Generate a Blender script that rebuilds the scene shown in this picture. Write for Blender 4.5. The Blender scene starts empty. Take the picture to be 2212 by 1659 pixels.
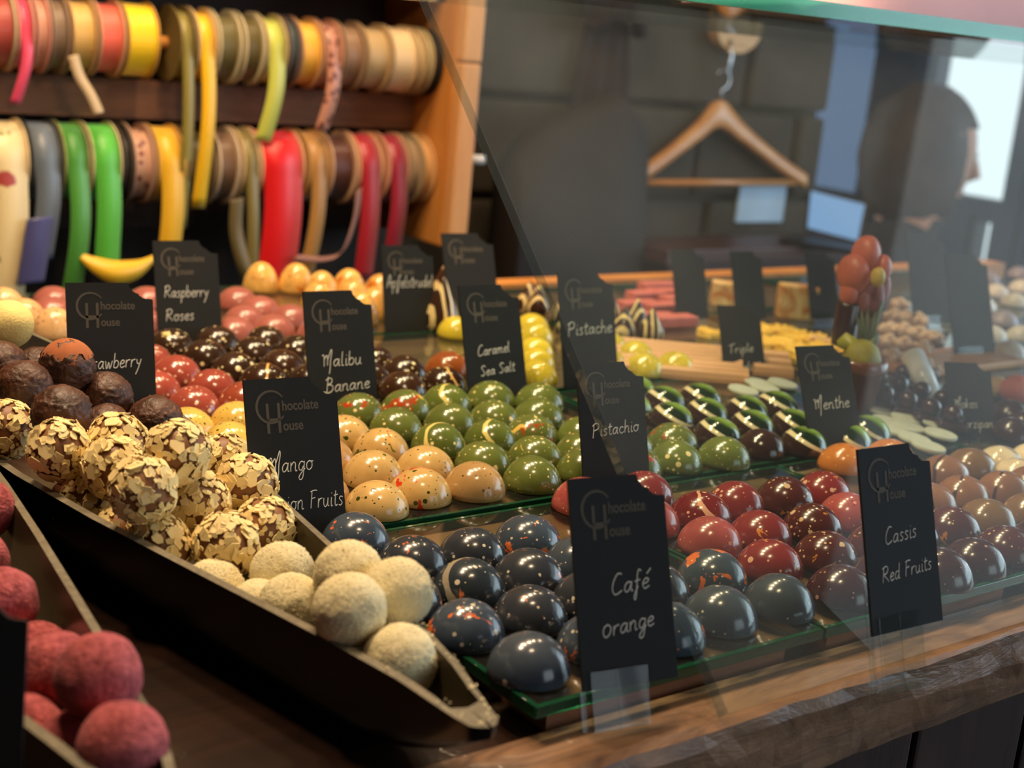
import bpy, bmesh, math, random, json
from mathutils import Vector, Matrix, noise as mnoise
random.seed(7)
SC = bpy.context.scene
COL = SC.collection
PI = math.pi

# ------------------------------------------------------------------ camera
F, CX, CY = 3000.0, 1106.0, 829.5            # focal length and centre in pixels of the 2212x1659 frame
CR = Vector((0.79721954, -0.59668772, 0.09167752))   # camera right
CU = Vector((0.07665936, 0.25069325, 0.96502655))    # camera up
CF = Vector((0.59880243, 0.76231008, -0.24559926))   # view direction
CC = Vector((0, 0, 0.22))
cam = bpy.data.cameras.new('camera')
cam.sensor_width = 36.0
cam.lens = 36.0 * F / 2212.0
cam.clip_start = 0.02
cam.dof.use_dof = True
cam.dof.focus_distance = 0.62
cam.dof.aperture_fstop = 10.5
cam_o = bpy.data.objects.new('camera', cam)
COL.objects.link(cam_o)
M = Matrix((CR, CU, -CF)).transposed().to_4x4()
M.translation = CC
cam_o.matrix_world = M
SC.camera = cam_o

# ------------------------------------------------------------------ view, world, lights
SC.view_settings.view_transform = 'Standard'
SC.view_settings.look = 'None'
SC.view_settings.gamma = 1.0
SC.view_settings.use_curve_mapping = False
SC.view_settings.exposure = 0.15
w = bpy.data.worlds.new('sky')
SC.world = w
w.use_nodes = True
w.node_tree.nodes['Background'].inputs[0].default_value = (0.84, 0.93, 1.0, 1)
w.node_tree.nodes['Background'].inputs[1].default_value = 1.05

def area(name, loc, target, size, power, color, size_y=None, shape='DISK'):
    l = bpy.data.lights.new(name, 'AREA')
    l.shape = shape if size_y is None else 'RECTANGLE'
    l.size = size
    if size_y is not None:
        l.size_y = size_y
    l.energy = power
    l.color = color
    o = bpy.data.objects.new(name, l)
    COL.objects.link(o)
    o.location = loc
    o.rotation_euler = (Vector(target) - Vector(loc)).to_track_quat('-Z', 'Y').to_euler()
    return o

WARM = (1.0, 0.72, 0.44)
for i, (x, y, z, p) in enumerate([(0.10, 0.80, 1.15, 4.2), (0.36, 0.88, 1.2, 3.8), (0.62, 0.92, 1.2, 3.4),
                                  (0.92, 0.95, 1.2, 2.6), (1.35, 1.0, 1.2, 2.0), (0.3, 1.0, 1.25, 3.4)]):
    area('overhead_spot_light', (x, y, z), (x * 0.8 + 0.08, y - 0.2, 0), 0.07, p, WARM)
for x, y, z, p in [(0.16, 0.72, 0.85, 2.6), (0.55, 0.74, 0.85, 2.6)]:  # extra warm spots added to brighten the ribbon rack
    area('overhead_spot_light', (x, y, z), (x + 0.1, 1.3, 0.08), 0.07, p, WARM)
area('rack_fill_light', (0.32, 0.34, 0.64), (0.5, 1.3, 0.12), 0.10, 1.3, WARM)  # added fill lamp, lifts the plank between the ribbon rows
area('front_fill_light', (1.3, -2.08, 0.75), (1.3, 0.0, 0.75), 1.5, 5.0, (0.78, 0.88, 1.0), 1.2)  # added cool fill from behind the camera for the counter front
# light of the shop window on the right, entering through its opening
area('window_daylight', (3.395, -0.55, 0.60), (0.0, -0.55, 0.60), 2.8, 42.0, (0.66, 0.82, 1.0), 1.38)

# ------------------------------------------------------------------ helpers
def ray(x, y):
    return CF + CR * ((x - CX) / F) - CU * ((y - CY) / F)
def at_z(x, y, z=0.0):
    d = ray(x, y); return CC + d * ((z - CC.z) / d.z)
def at_y(x, y, Y):
    d = ray(x, y); return CC + d * (Y / d.y)
def at_d(x, y, d):
    return CC + ray(x, y) * d

def lin(r, g, b):
    f = lambda c: (c / 255 / 12.92) if c <= 10 else ((c / 255 + 0.055) / 1.055) ** 2.4
    return (f(r), f(g), f(b), 1)

def link(name, mesh, parent=None, loc=None):
    o = bpy.data.objects.new(name, mesh)
    COL.objects.link(o)
    if parent is not None:
        o.parent = parent
    if loc is not None:
        o.location = loc
    return o
def empty(name, loc=(0, 0, 0)):
    o = bpy.data.objects.new(name, None)
    o.empty_display_size = 0.01
    COL.objects.link(o)
    o.location = loc
    return o
def tag(o, label=None, cat=None, group=None, kind=None):
    if label: o['label'] = label
    if cat: o['category'] = cat
    if group: o['group'] = group
    if kind: o['kind'] = kind
    return o
def mesh_of(bm, m=None, smooth=True, name='m'):
    me = bpy.data.meshes.new(name)
    bmesh.ops.recalc_face_normals(bm, faces=bm.faces)
    bm.to_mesh(me); bm.free()
    if smooth:
        for p in me.polygons: p.use_smooth = True
    if m: me.materials.append(m)
    return me
def box_bm(bm, x0, x1, y0, y1, z0, z1, bevel=0.0):
    r = bmesh.ops.create_cube(bm, size=1)
    for v in r['verts']:
        v.co = Vector(((x0 + x1) / 2 + v.co.x * (x1 - x0), (y0 + y1) / 2 + v.co.y * (y1 - y0), (z0 + z1) / 2 + v.co.z * (z1 - z0)))
    if bevel:
        es = list({e for v in r['verts'] for e in v.link_edges})
        bmesh.ops.bevel(bm, geom=es, offset=bevel, segments=2, affect='EDGES', profile=0.6)
def box(name, x0, x1, y0, y1, z0, z1, m, parent=None, bevel=0.0):
    bm = bmesh.new(); box_bm(bm, x0, x1, y0, y1, z0, z1, bevel)
    return link(name, mesh_of(bm, m, smooth=False), parent)
def lathe_bm(bm, prof, seg=32):
    rings = []
    for r, z in prof:
        if r < 1e-6: rings.append([bm.verts.new((0, 0, z))])
        else: rings.append([bm.verts.new((r * math.cos(2 * PI * i / seg), r * math.sin(2 * PI * i / seg), z)) for i in range(seg)])
    for a, b in zip(rings, rings[1:]):
        for i in range(seg):
            j = (i + 1) % seg
            if len(a) == 1 and len(b) > 1: bm.faces.new((a[0], b[i], b[j]))
            elif len(b) == 1 and len(a) > 1: bm.faces.new((a[i], a[j], b[0]))
            elif len(a) > 1: bm.faces.new((a[i], a[j], b[j], b[i]))
def tube_bm(bm, pts, rad, seg=8, cap=True):
    pts = [Vector(p) for p in pts]
    n = len(pts); rings = []
    rads = rad if isinstance(rad, (list, tuple)) else [rad] * n
    prev = None
    for i, p in enumerate(pts):
        t = (pts[min(i + 1, n - 1)] - pts[max(i - 1, 0)])
        t = t.normalized() if t.length > 1e-9 else Vector((0, 0, 1))
        if prev is None:
            u = t.orthogonal().normalized()
        else:
            u = prev - t * prev.dot(t)
            u = u.normalized() if u.length > 1e-6 else t.orthogonal().normalized()
        prev = u
        v = t.cross(u)
        rings.append([bm.verts.new(p + (u * math.cos(2 * PI * k / seg) + v * math.sin(2 * PI * k / seg)) * rads[i]) for k in range(seg)])
    for a, b in zip(rings, rings[1:]):
        for k in range(seg):
            bm.faces.new((a[k], a[(k + 1) % seg], b[(k + 1) % seg], b[k]))
    if cap:
        bm.faces.new(rings[0]); bm.faces.new(rings[-1])
def strip_bm(bm, pts, wvec, half, thick):
    """a ribbon band along pts, wvec its width direction (one or per point)"""
    n = len(pts); R = []
    for i, p in enumerate(pts):
        p = Vector(p)
        t = (Vector(pts[min(i + 1, n - 1)]) - Vector(pts[max(i - 1, 0)])).normalized()
        wv = Vector(wvec[i] if isinstance(wvec, list) else wvec).normalized()
        nn = t.cross(wv).normalized() * thick / 2
        h = half[i] if isinstance(half, list) else half
        R.append([bm.verts.new(p - wv * h - nn), bm.verts.new(p + wv * h - nn), bm.verts.new(p + wv * h + nn), bm.verts.new(p - wv * h + nn)])
    for a, b in zip(R, R[1:]):
        for k in range(4): bm.faces.new((a[k], a[(k + 1) % 4], b[(k + 1) % 4], b[k]))
    bm.faces.new(R[0]); bm.faces.new(R[-1])

# ------------------------------------------------------------------ materials
class NT:
    def __init__(self, name):
        self.m = bpy.data.materials.new(name); self.m.use_nodes = True
        self.t = self.m.node_tree; self.b = self.t.nodes['Principled BSDF']; self.out = self.t.nodes['Material Output']
    def n(self, typ, **kw):
        nd = self.t.nodes.new(typ)
        for k, v in kw.items(): setattr(nd, k, v)
        return nd
    def l(self, a, b): self.t.links.new(a, b)
    def val(self, sock, v):
        if hasattr(v, 'is_output') or hasattr(v, 'links'): self.l(v, sock)
        else: sock.default_value = v
    def math(self, op, a, b=0.0, c=None):
        nd = self.n('ShaderNodeMath', operation=op)
        self.val(nd.inputs[0], a); self.val(nd.inputs[1], b)
        if c is not None: self.val(nd.inputs[2], c)
        return nd.outputs[0]
    def mix(self, f, a, b):
        nd = self.n('ShaderNodeMix', data_type='RGBA')
        self.val(nd.inputs[0], f); self.val(nd.inputs[6], a); self.val(nd.inputs[7], b)
        return nd.outputs[2]
    def coords(self, rnd=True, scale=None):
        tc = self.n('ShaderNodeTexCoord')
        if not rnd and scale is None: return tc.outputs['Object']
        mp = self.n('ShaderNodeMapping')
        self.l(tc.outputs['Object'], mp.inputs[0])
        if rnd:
            oi = self.n('ShaderNodeObjectInfo')
            cb = self.n('ShaderNodeCombineXYZ')
            self.l(self.math('MULTIPLY', oi.outputs['Random'], 3.7), cb.inputs[0])
            self.l(self.math('MULTIPLY', oi.outputs['Random'], 1.9), cb.inputs[1])
            self.l(self.math('MULTIPLY', oi.outputs['Random'], 5.3), cb.inputs[2])
            self.l(cb.outputs[0], mp.inputs['Location'])
        if scale: mp.inputs['Scale'].default_value = scale
        return mp.outputs[0]
    def noise(self, vec, scale, detail=3, rough=0.55, dist=0.0):
        nd = self.n('ShaderNodeTexNoise'); self.l(vec, nd.inputs['Vector'])
        nd.inputs['Scale'].default_value = scale; nd.inputs['Detail'].default_value = detail
        nd.inputs['Roughness'].default_value = rough; nd.inputs['Distortion'].default_value = dist
        return nd.outputs['Fac']
    def step(self, x, a, b):
        nd = self.n('ShaderNodeMapRange'); nd.clamp = True
        self.val(nd.inputs[0], x); nd.inputs[1].default_value = a; nd.inputs[2].default_value = b
        return nd.outputs[0]
    def bump(self, h, strength=0.3, dist=0.001):
        nd = self.n('ShaderNodeBump'); self.l(h, nd.inputs['Height'])
        nd.inputs['Strength'].default_value = strength; nd.inputs['Distance'].default_value = dist
        self.l(nd.outputs[0], self.b.inputs['Normal'])

def plain(name, color, rough=0.5, metal=0.0, coat=0.0, spec=None, var=0.0, vscale=40, bump=0.0, bscale=200, stretch=None):
    k = NT(name)
    b = k.b
    b.inputs['Base Color'].default_value = color
    b.inputs['Roughness'].default_value = rough
    b.inputs['Metallic'].default_value = metal
    b.inputs['Coat Weight'].default_value = coat
    if spec is not None: b.inputs['Specular IOR Level'].default_value = spec
    if var or bump:
        v = k.coords(True, stretch)
        if var:
            f = k.step(k.noise(v, vscale, 4), 0.25, 0.75)
            d = tuple(c * (1 - var) for c in color[:3]) + (1,)
            u = tuple(min(1, c * (1 + var)) for c in color[:3]) + (1,)
            k.l(k.mix(f, d, u), b.inputs['Base Color'])
        if bump: k.bump(k.noise(v, bscale, 4), bump, 0.001)
    return k.m

def praline_mat(name, base, fleck=None, density=0.0, size=0.0022, splash=None, thr=0.62, sscale=70, splash2=None,
                line=None, rough=0.2, coat=0.35, mottled=0.18, spec=0.5):
    k = NT(name)
    v = k.coords(True)
    f = k.step(k.noise(v, 60, 3), 0.3, 0.7)
    c = k.mix(f, tuple(x * (1 - mottled) for x in base[:3]) + (1,), tuple(min(1, x * (1 + mottled)) for x in base[:3]) + (1,))
    if splash:
        s = k.noise(v, sscale, 4, 0.6, 0.6)
        c = k.mix(k.step(s, thr, thr + 0.015), c, splash)
        if splash2:
            v2 = k.coords(True, (1.3, 0.8, 1.1))
            s2 = k.noise(v2, sscale * 1.2, 4, 0.6, 0.8)
            c = k.mix(k.step(s2, thr + 0.02, thr + 0.035), c, splash2)
    if fleck and density:
        for sc, dn in ((1.0, density), (0.45, density * 1.1)):
            vo = k.n('ShaderNodeTexVoronoi', feature='F1'); k.l(v, vo.inputs['Vector'])
            vo.inputs['Scale'].default_value = 1.0 / (size * 2.2 * sc)
            sep = k.n('ShaderNodeSeparateColor'); k.l(vo.outputs['Color'], sep.inputs[0])
            keep = k.math('LESS_THAN', sep.outputs[0], dn)
            lim = k.math('MULTIPLY_ADD', sep.outputs[1], 0.22, 0.12)
            dot = k.math('LESS_THAN', vo.outputs['Distance'], lim)
            c = k.mix(k.math('MULTIPLY', keep, dot), c, fleck)
    if line:
        col, n, off, wid = line
        vv = k.coords(False)
        dp = k.n('ShaderNodeVectorMath', operation='DOT_PRODUCT'); k.l(vv, dp.inputs[0]); dp.inputs[1].default_value = n
        nz = k.noise(v, 55, 2)
        q = k.math('ADD', dp.outputs['Value'], k.math('MULTIPLY_ADD', nz, 0.006, -0.003 - off))
        ln = k.math('LESS_THAN', k.math('ABSOLUTE', q), k.math('MULTIPLY', nz, wid * 2))
        c = k.mix(ln, c, col)
    k.l(c, k.b.inputs['Base Color'])
    k.b.inputs['Roughness'].default_value = rough
    k.b.inputs['Coat Weight'].default_value = coat
    k.b.inputs['Coat Roughness'].default_value = 0.06
    k.b.inputs['Specular IOR Level'].default_value = spec
    return k.m

def clear_glass(name, tint=(0.95, 1.0, 0.97, 1), dust=0.0, hazecol=(0.8, 0.85, 0.9, 1), ior=1.45):
    """thin clear sheet: see-through, mirror gloss by Fresnel, a thin diffuse haze mixed in"""
    k = NT(name); t = k.t
    t.nodes.remove(k.b)
    tr = k.n('ShaderNodeBsdfTransparent'); tr.inputs[0].default_value = tint
    gl = k.n('ShaderNodeBsdfGlossy'); gl.inputs['Roughness'].default_value = 0.02
    fr = k.n('ShaderNodeFresnel'); fr.inputs[0].default_value = ior
    ge = k.n('ShaderNodeNewGeometry')
    fac = k.math('MULTIPLY', fr.outputs[0], k.math('SUBTRACT', 1.0, ge.outputs['Backfacing']))   # inner faces of the sheet do not mirror
    mx = k.n('ShaderNodeMixShader'); k.l(fac, mx.inputs[0]); k.l(tr.outputs[0], mx.inputs[1]); k.l(gl.outputs[0], mx.inputs[2])
    o = mx.outputs[0]
    if dust:
        df = k.n('ShaderNodeBsdfDiffuse'); df.inputs[0].default_value = hazecol
        v = k.coords(False)
        d = k.math('MULTIPLY', k.step(k.noise(v, 6, 4), 0.2, 0.9), dust)
        m2 = k.n('ShaderNodeMixShader'); k.l(d, m2.inputs[0]); k.l(o, m2.inputs[1]); k.l(df.outputs[0], m2.inputs[2])
        o = m2.outputs[0]
    k.l(o, k.out.inputs[0])
    return k.m

def wood_mat(name, dark, light, rough=0.5, stretch=(4, 40, 40), scale=1.0, coat=0.0, bump=0.3):
    k = NT(name)
    v = k.coords(False, stretch)
    g = k.noise(v, scale, 6, 0.65, 1.5)
    k.l(k.mix(k.step(g, 0.3, 0.7), dark, light), k.b.inputs['Base Color'])
    k.b.inputs['Roughness'].default_value = rough
    k.b.inputs['Coat Weight'].default_value = coat
    if bump: k.bump(g, bump, 0.002)
    return k.m

M_board = wood_mat('dark_board_wood', lin(28, 17, 12), lin(50, 30, 21), 0.28, (5, 30, 30), 1.0, 0.2, 0.1)
M_riser = wood_mat('copper_wood', lin(120, 72, 52), lin(180, 118, 88), 0.22, (4, 30, 30), 1.0, 0.4, 0.05)
M_beam = wood_mat('rough_beam_wood', lin(88, 62, 44), lin(164, 124, 92), 0.36, (16, 60, 60), 1.0, 0.25, 0.6)
M_panel = wood_mat('dark_panel_wood', lin(42, 28, 24), lin(72, 50, 44), 0.5, (30, 30, 4), 1.0, 0.0, 0.3)
M_pine = wood_mat('honey_pine', lin(186, 116, 48), lin(216, 146, 72), 0.5, (12, 12, 2), 1.0, 0.05, 0.05)
M_brownwood = wood_mat('brown_backing_wood', lin(92, 58, 34), lin(140, 92, 56), 0.6, (3, 20, 20), 1.0, 0.0, 0.1)
M_hanger = wood_mat('varnished_hanger_wood', lin(190, 120, 60), lin(226, 160, 92), 0.35, (6, 20, 20), 1.0, 0.3, 0.0)
M_black = plain('chalk_black', lin(21, 21, 20), 0.8, var=0.15, vscale=30)
M_logo = plain('grey_print', lin(92, 84, 72), 0.8)
M_chalk = plain('chalk_white', lin(236, 232, 220), 0.8)
M_clear = clear_glass('clear_acrylic', (0.90, 0.93, 0.92, 1), 0.008)
M_pane = clear_glass('guard_glass', (0.97, 1.0, 0.98, 1), 0.045, (0.75, 0.85, 0.95, 1), 1.4)  # bluish diffuse share stands in for window light reflected on the pane
M_traytop = clear_glass('tray_glass', (0.80, 0.90, 0.84, 1), 0.02)
M_shelfglass = clear_glass('shelf_glass', (0.92, 0.98, 0.96, 1), 0.03, (0.5, 0.75, 0.68, 1), 1.25)
k = NT('green_glass_edge'); k.b.inputs['Base Color'].default_value = lin(44, 120, 86); k.b.inputs['Roughness'].default_value = 0.08
k.b.inputs['Transmission Weight'].default_value = 0.75; k.b.inputs['IOR'].default_value = 1.45; M_edge = k.m
k = NT('teal_glass_edge'); k.b.inputs['Base Color'].default_value = lin(90, 220, 190); k.b.inputs['Roughness'].default_value = 0.12
k.b.inputs['Transmission Weight'].default_value = 0.7; k.b.inputs['IOR'].default_value = 1.45; M_teal = k.m
M_dish = plain('black_stoneware', lin(26, 24, 23), 0.28, coat=0.2, var=0.2, vscale=60)
M_dishin = plain('olive_glaze', lin(66, 58, 42), 0.3, coat=0.2, var=0.2, vscale=60)
M_rim = plain('worn_rim', lin(126, 118, 100), 0.35, coat=0.2, var=0.3, vscale=300)
M_steel = plain('brushed_steel', lin(200, 200, 205), 0.25, 1.0)
M_darkmetal = plain('dark_metal', lin(40, 38, 38), 0.4, 0.6)
M_card = plain('spool_card', lin(206, 182, 146), 0.75)

# ------------------------------------------------------------------ the room
def struct(o): o['kind'] = 'structure'; return o
M_wall = plain('dark_brown_plaster', lin(58, 48, 40), 0.9, var=0.25, vscale=3)
M_stone = plain('dark_stone', lin(62, 54, 42), 0.85, var=0.35, vscale=9, bump=0.5, bscale=30)
M_mortar = plain('stone_mortar', lin(74, 66, 50), 0.95)
M_floor = plain('dark_floor', lin(48, 38, 32), 0.6, var=0.2, vscale=4)
M_bluewall = plain('cool_grey_wall', lin(70, 84, 104), 0.9)
XR, YB, YF, ZF, ZC = 3.4, 1.70, 3.2, -1.10, 2.45
struct(box('floor', -1.6, XR + 0.1, -2.1, YF + 0.1, ZF - 0.1, ZF, M_floor))
struct(box('ceiling', -1.6, XR + 0.1, -2.1, YF + 0.1, ZC, ZC + 0.1, plain('dark_beamed_ceiling', lin(44, 36, 30), 0.9)))
struct(box('wall_inner', -1.6, 0.905, 1.401, 1.45, ZF, ZC, M_wall))
struct(box('wall_left', -1.7, -1.6, -2.1, YF + 0.1, ZF, ZC, M_wall))
bm = bmesh.new()
for q in ((-1.6, 0.55, ZF, ZC), (2.05, XR, ZF, ZC), (0.55, 2.05, ZF, 0.15), (0.55, 2.05, 1.35, ZC)): box_bm(bm, q[0], q[1], -2.2, -2.1, q[2], q[3])
struct(link('wall_front', mesh_of(bm, M_wall, False)))
struct(box('wall_far', 1.98, XR, YF, YF + 0.1, ZF, ZC, M_bluewall))
wb = struct(box('wall_back', 0.906, 1.978, YB + 0.012, YB + 0.03, ZF, ZC, M_mortar))
# stones of the back wall, each its own block
row = 0
z = -0.52
while z < 0.62:
    h = 0.15 + 0.03 * ((row * 7) % 3) / 2
    x = 0.9 - 0.13 * (row % 2)
    i = 0
    while x < 1.97:
        wd = 0.24 + 0.09 * ((row * 5 + i * 3) % 4) / 3
        x1 = min(x + wd, 1.977)
        if x1 - x > 0.05:
            bm = bmesh.new()
            box_bm(bm, x + 0.006, x1 - (0.006 if x1 < 1.97 else 0), YB - 0.012 - 0.006 * ((row + i) % 2), YB + 0.013, z + 0.006, z + h - 0.006, 0.008)
            link('stone', mesh_of(bm, M_stone, False), wb)
        x = x1; i += 1
    z += h; row += 1
# right wall with window openings
WINS = [(-1.95, 0.85, -0.10, 2.32), (1.9, 2.185, -0.35, 1.2), (2.235, 2.545, -0.125, 1.2), (2.255, 2.33, -0.32, -0.165), (2.74, 3.02, -0.18, 1.2)]
ys = sorted({-2.1, YF} | {q for a in WINS for q in a[:2]})
bm = bmesh.new()
for a, b in zip(ys, ys[1:]):
    mid = (a + b) / 2
    zs = [(ZF, ZC)]
    for y0, y1, z0, z1 in WINS:
        if y0 <= mid <= y1:
            nz = []
            for q0, q1 in zs:
                if z1 <= q0 or z0 >= q1: nz.append((q0, q1)); continue
                if z0 > q0: nz.append((q0, z0))
                if z1 < q1: nz.append((z1, q1))
            zs = nz
    for q0, q1 in zs: box_bm(bm, XR, XR + 0.1, a, b, q0, q1)
struct(link('wall_right', mesh_of(bm, M_bluewall, False)))
M_wpane = clear_glass('window_glass', (0.98, 1, 1, 1))
M_wblue = clear_glass('tinted_window_glass', (0.34, 0.40, 0.50, 1))
M_frame = plain('window_frame_paint', lin(60, 72, 88), 0.5)
for i, (y0, y1, z0, z1) in enumerate(WINS):
    g = struct(box('window_%d' % (i + 1), XR + 0.045, XR + 0.05, y0, y1, z0, z1, M_wblue if i in (1, 4) else M_wpane))
    bm = bmesh.new()
    t = 0.012
    for q in ((y0, y0 + t, z0, z1), (y1 - t, y1, z0, z1), (y0, y1, z0, z0 + t), (y0, y1, z1 - t, z1)):
        box_bm(bm, XR + 0.02, XR + 0.075, *q)
    link('window_frame', mesh_of(bm, M_frame, False), g)

g = struct(box('window_6', 0.55, 2.05, -2.155, -2.15, 0.15, 1.35, M_wpane))  # unseen window added behind the camera to go with the front fill
bm = bmesh.new()
for q in ((0.55, 0.58, 0.15, 1.35), (2.02, 2.05, 0.15, 1.35), (0.55, 2.05, 0.15, 0.18), (0.55, 2.05, 1.32, 1.35), (1.28, 1.31, 0.15, 1.35)): box_bm(bm, q[0], q[1], -2.17, -2.13, q[2], q[3])
link('window_frame', mesh_of(bm, M_frame, False), g)
# ------------------------------------------------------------------ the counter
ct = empty('counter', (1.2, 0.85, ZF))
tag(ct, 'long wooden shop counter with rough front beam, carrying all the glass chocolate trays', 'counter')
def cpart(name, bm, m, smooth=False):
    o = link(name, mesh_of(bm, m, smooth), ct); o.location = -ct.location; return o
bm = bmesh.new(); box_bm(bm, -0.5, 1.5, 0.328, 1.05, -0.046, -0.016); cpart('countertop', bm, M_board)
# front beam: a plank with a chewed front edge
bm = bmesh.new()
N = 240
prof = [(0.3285, -0.046), (0.3285, -0.0125), (0.322, -0.012), (0.312, -0.012), (0.305, -0.012), (0.302, -0.0135), (0.3005, -0.018), (0.3000, -0.026), (0.300, -0.036), (0.3015, -0.044), (0.304, -0.046)]
rings = []
for i in range(N + 1):
    x = -0.3 + 1.8 * i / N
    rg = []
    for j, (y, z) in enumerate(prof):
        a = mnoise.noise(Vector((x * 60, j * 3.1, 0.3))) * 0.0007 + mnoise.noise(Vector((x * 14, j * .6, 5))) * 0.0012
        e = 1.0 if j >= 4 else 0.12
        rg.append(bm.verts.new((x, y + a * e * 1.6, z + a * e * (0.9 if j > 4 else 0.5))))
    rings.append(rg)
for a, b in zip(rings, rings[1:]):
    for j in range(len(prof)):
        j2 = (j + 1) % len(prof)
        bm.faces.new((a[j], b[j], b[j2], a[j2]))
bm.faces.new(rings[0]); bm.faces.new(rings[-1])
cpart('front_beam', bm, M_beam)
bm = bmesh.new(); box_bm(bm, -0.5, -0.3, 0.302, 0.328, -0.046, -0.012); cpart('front_beam_end', bm, M_beam)
bm = bmesh.new(); box_bm(bm, 0.665, 1.5, 0.965, 0.99, -0.016, 0.002); cpart('back_batten', bm, M_pine)
# front planks under the beam, grooves between
x = -0.3; i = 0
while x < 1.3:
    wd = 0.088
    bm = bmesh.new(); box_bm(bm, x + 0.002, x + wd - 0.002, 0.3185, 0.334, ZF, -0.046, 0.002)
    cpart('front_plank', bm, M_panel); x += wd; i += 1
bm = bmesh.new(); box_bm(bm, -0.5, 1.5, 0.334, 1.05, ZF, -0.046); cpart('counter_carcass', bm, M_board)

# ------------------------------------------------------------------ glass trays on wooden risers
def tray(x0, x1, y0, y1, label):
    t = empty('glass_tray', ((x0 + x1) / 2, (y0 + y1) / 2, -0.016))
    tag(t, label, 'tray', 'glass trays on the counter')
    def tp(name, bm, m): o = link(name, mesh_of(bm, m, False), t); o.location = -t.location; return o
    e = 0.0025
    bm = bmesh.new(); box_bm(bm, x0 + e, x1 - e, y0 + e, y1 - e, -0.0042, -0.0002); tp('plate', bm, M_traytop)
    bm = bmesh.new()
    for q in ((x0, x1, y0, y0 + e), (x0, x1, y1 - e, y1), (x0, x0 + e, y0 + e, y1 - e), (x1 - e, x1, y0 + e, y1 - e)):
        box_bm(bm, *q, -0.0045, 0.0, 0.0004)
    tp('polished_edge', bm, M_edge)
    bm = bmesh.new(); box_bm(bm, x0 + 0.012, x1 - 0.012, y0 + 0.008, y1 - 0.004, -0.016, -0.0046); tp('riser', bm, M_riser)
ROWS = [
 (0.325, 0.4905, [0.279, 0.4268, 0.5768, 0.7268, 0.877, 1.03], ['blue orange-flecked pralines', 'wine-red pralines', 'brown striped and orange pralines', 'white striped pralines', 'dark chocolates at the far right']),
 (0.4955, 0.658, [0.2795, 0.5495, 0.719, 0.869, 1.06], ['cream and green speckled pralines', 'dark mint pralines with green leaf strokes', 'dark ball-topped chocolates', 'pale chocolates behind the spoon']),
 (0.664, 0.829, [0.289, 0.4965, 0.693, 0.868, 1.06, 1.25], ['dark cream-flecked pralines', 'yellow pralines', 'tan stacked bars', 'nut clusters', 'pale far chocolates']),
 (0.8335, 1.012, [0.283, 0.4965, 0.66, 0.86, 1.06, 1.30], ['pink pralines at the back', 'tall golden pralines', 'striped drop chocolates', 'pink slabs', 'marbled squares']),
]
for y0, y1, xs, ls in ROWS:
    for a, b, l in zip(xs, xs[1:], ls):
        if b - a > 0.02: tray(a, b - 0.0015, y0, y1 if y0 < 0.8 else 0.955 if a > 0.65 else y1, 'clear glass tray with green edges under the ' + l)

# ------------------------------------------------------------------ pralines
def dome_mesh(name, r=0.015, h=0.015, egg=1.0):
    prof = [(0, 0.0001), (r * 0.955, 0.0001), (r * 0.985, 0.0005)]
    n = 13
    for i in range(1, n + 1):
        a = (i - 0.6) / (n - 0.6) * PI / 2
        prof.append((r * math.cos(a) if i < n else 0.0, h * math.sin(a) if i < n else h))
    bm = bmesh.new(); lathe_bm(bm, prof, 36)
    for v in bm.verts:
        v.co.x *= egg
    return mesh_of(bm, None, True, name)
BLUE = lin(70, 80, 94); ORG = lin(238, 122, 58); WHT = lin(226, 214, 190); CRM = lin(250, 226, 160)
DRK = lin(46, 26, 20); RED = lin(164, 76, 62); GRN = lin(104, 114, 54); WIN = lin(136, 48, 48)
PM = {}
def pm(key, *a, **k_): PM[key] = praline_mat('praline_' + key, *a, **k_)
pm('blue_p', BLUE, WHT, 0.06, 0.0016)
pm('blue_f', lin(54, 59, 68), WHT, 0.14, 0.0019, ORG, 0.66, 120)
pm('blue_s', lin(68, 80, 96), WHT, 0.1, 0.0016, ORG, 0.6, 95)
pm('blue_l', lin(50, 59, 68), WHT, 0.08, 0.0016, ORG, 0.7, 80, line=(lin(170, 160, 140), (0.3, -0.5, 0.8), 0.008, 0.0011))
pm('red_p', lin(172, 82, 80), lin(240, 160, 130), 0.12, 0.0014, lin(120, 30, 30), 0.72, 90)
pm('red_f', WIN, lin(242, 190, 160), 0.24, 0.0022, lin(236, 146, 60), 0.66, 90)
pm('red_l', lin(120, 26, 24), lin(242, 190, 160), 0.22, 0.0016, lin(240, 160, 60), 0.66, 100, line=(lin(236, 176, 140), (0.55, -0.2, 0.75), 0.0085, 0.0009))
pm('red_d', lin(84, 38, 36), lin(226, 190, 150), 0.24, 0.0022, lin(216, 140, 60), 0.66, 95)
pm('red_D', lin(62, 30, 32), lin(200, 150, 140), 0.08, 0.0016)
pm('orange_p', lin(226, 136, 58), lin(240, 190, 120), 0.15, 0.0014, lin(170, 80, 30), 0.66, 70)
pm('copper_p', lin(160, 84, 40), lin(230, 160, 90), 0.15, 0.0014)
pm('brown_l', lin(142, 98, 70), None, 0, 0.002, line=(lin(70, 38, 26), (0.85, -0.35, 0.2), 0.001, 0.0008))
pm('brown_p', lin(132, 100, 66), lin(190, 150, 100), 0.1, 0.003, lin(150, 118, 60), 0.6, 60)
pm('white_l', lin(236, 218, 186), None, 0, 0.002, line=(lin(84, 60, 40), (0.8, 0.45, 0.2), 0.002, 0.0006))
CRE = lin(212, 174, 108)
pm('cream_p', lin(190, 150, 96), lin(96, 74, 30), 0.14, 0.0014, lin(176, 132, 60), 0.64, 70)
pm('cream_f', CRE, lin(66, 74, 22), 0.24, 0.0020, lin(220, 78, 36), 0.7, 80, lin(86, 104, 30))
pm('cream_s', lin(210, 170, 104), lin(66, 74, 22), 0.24, 0.0020, lin(214, 62, 30), 0.6, 75, lin(86, 104, 30))
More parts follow.
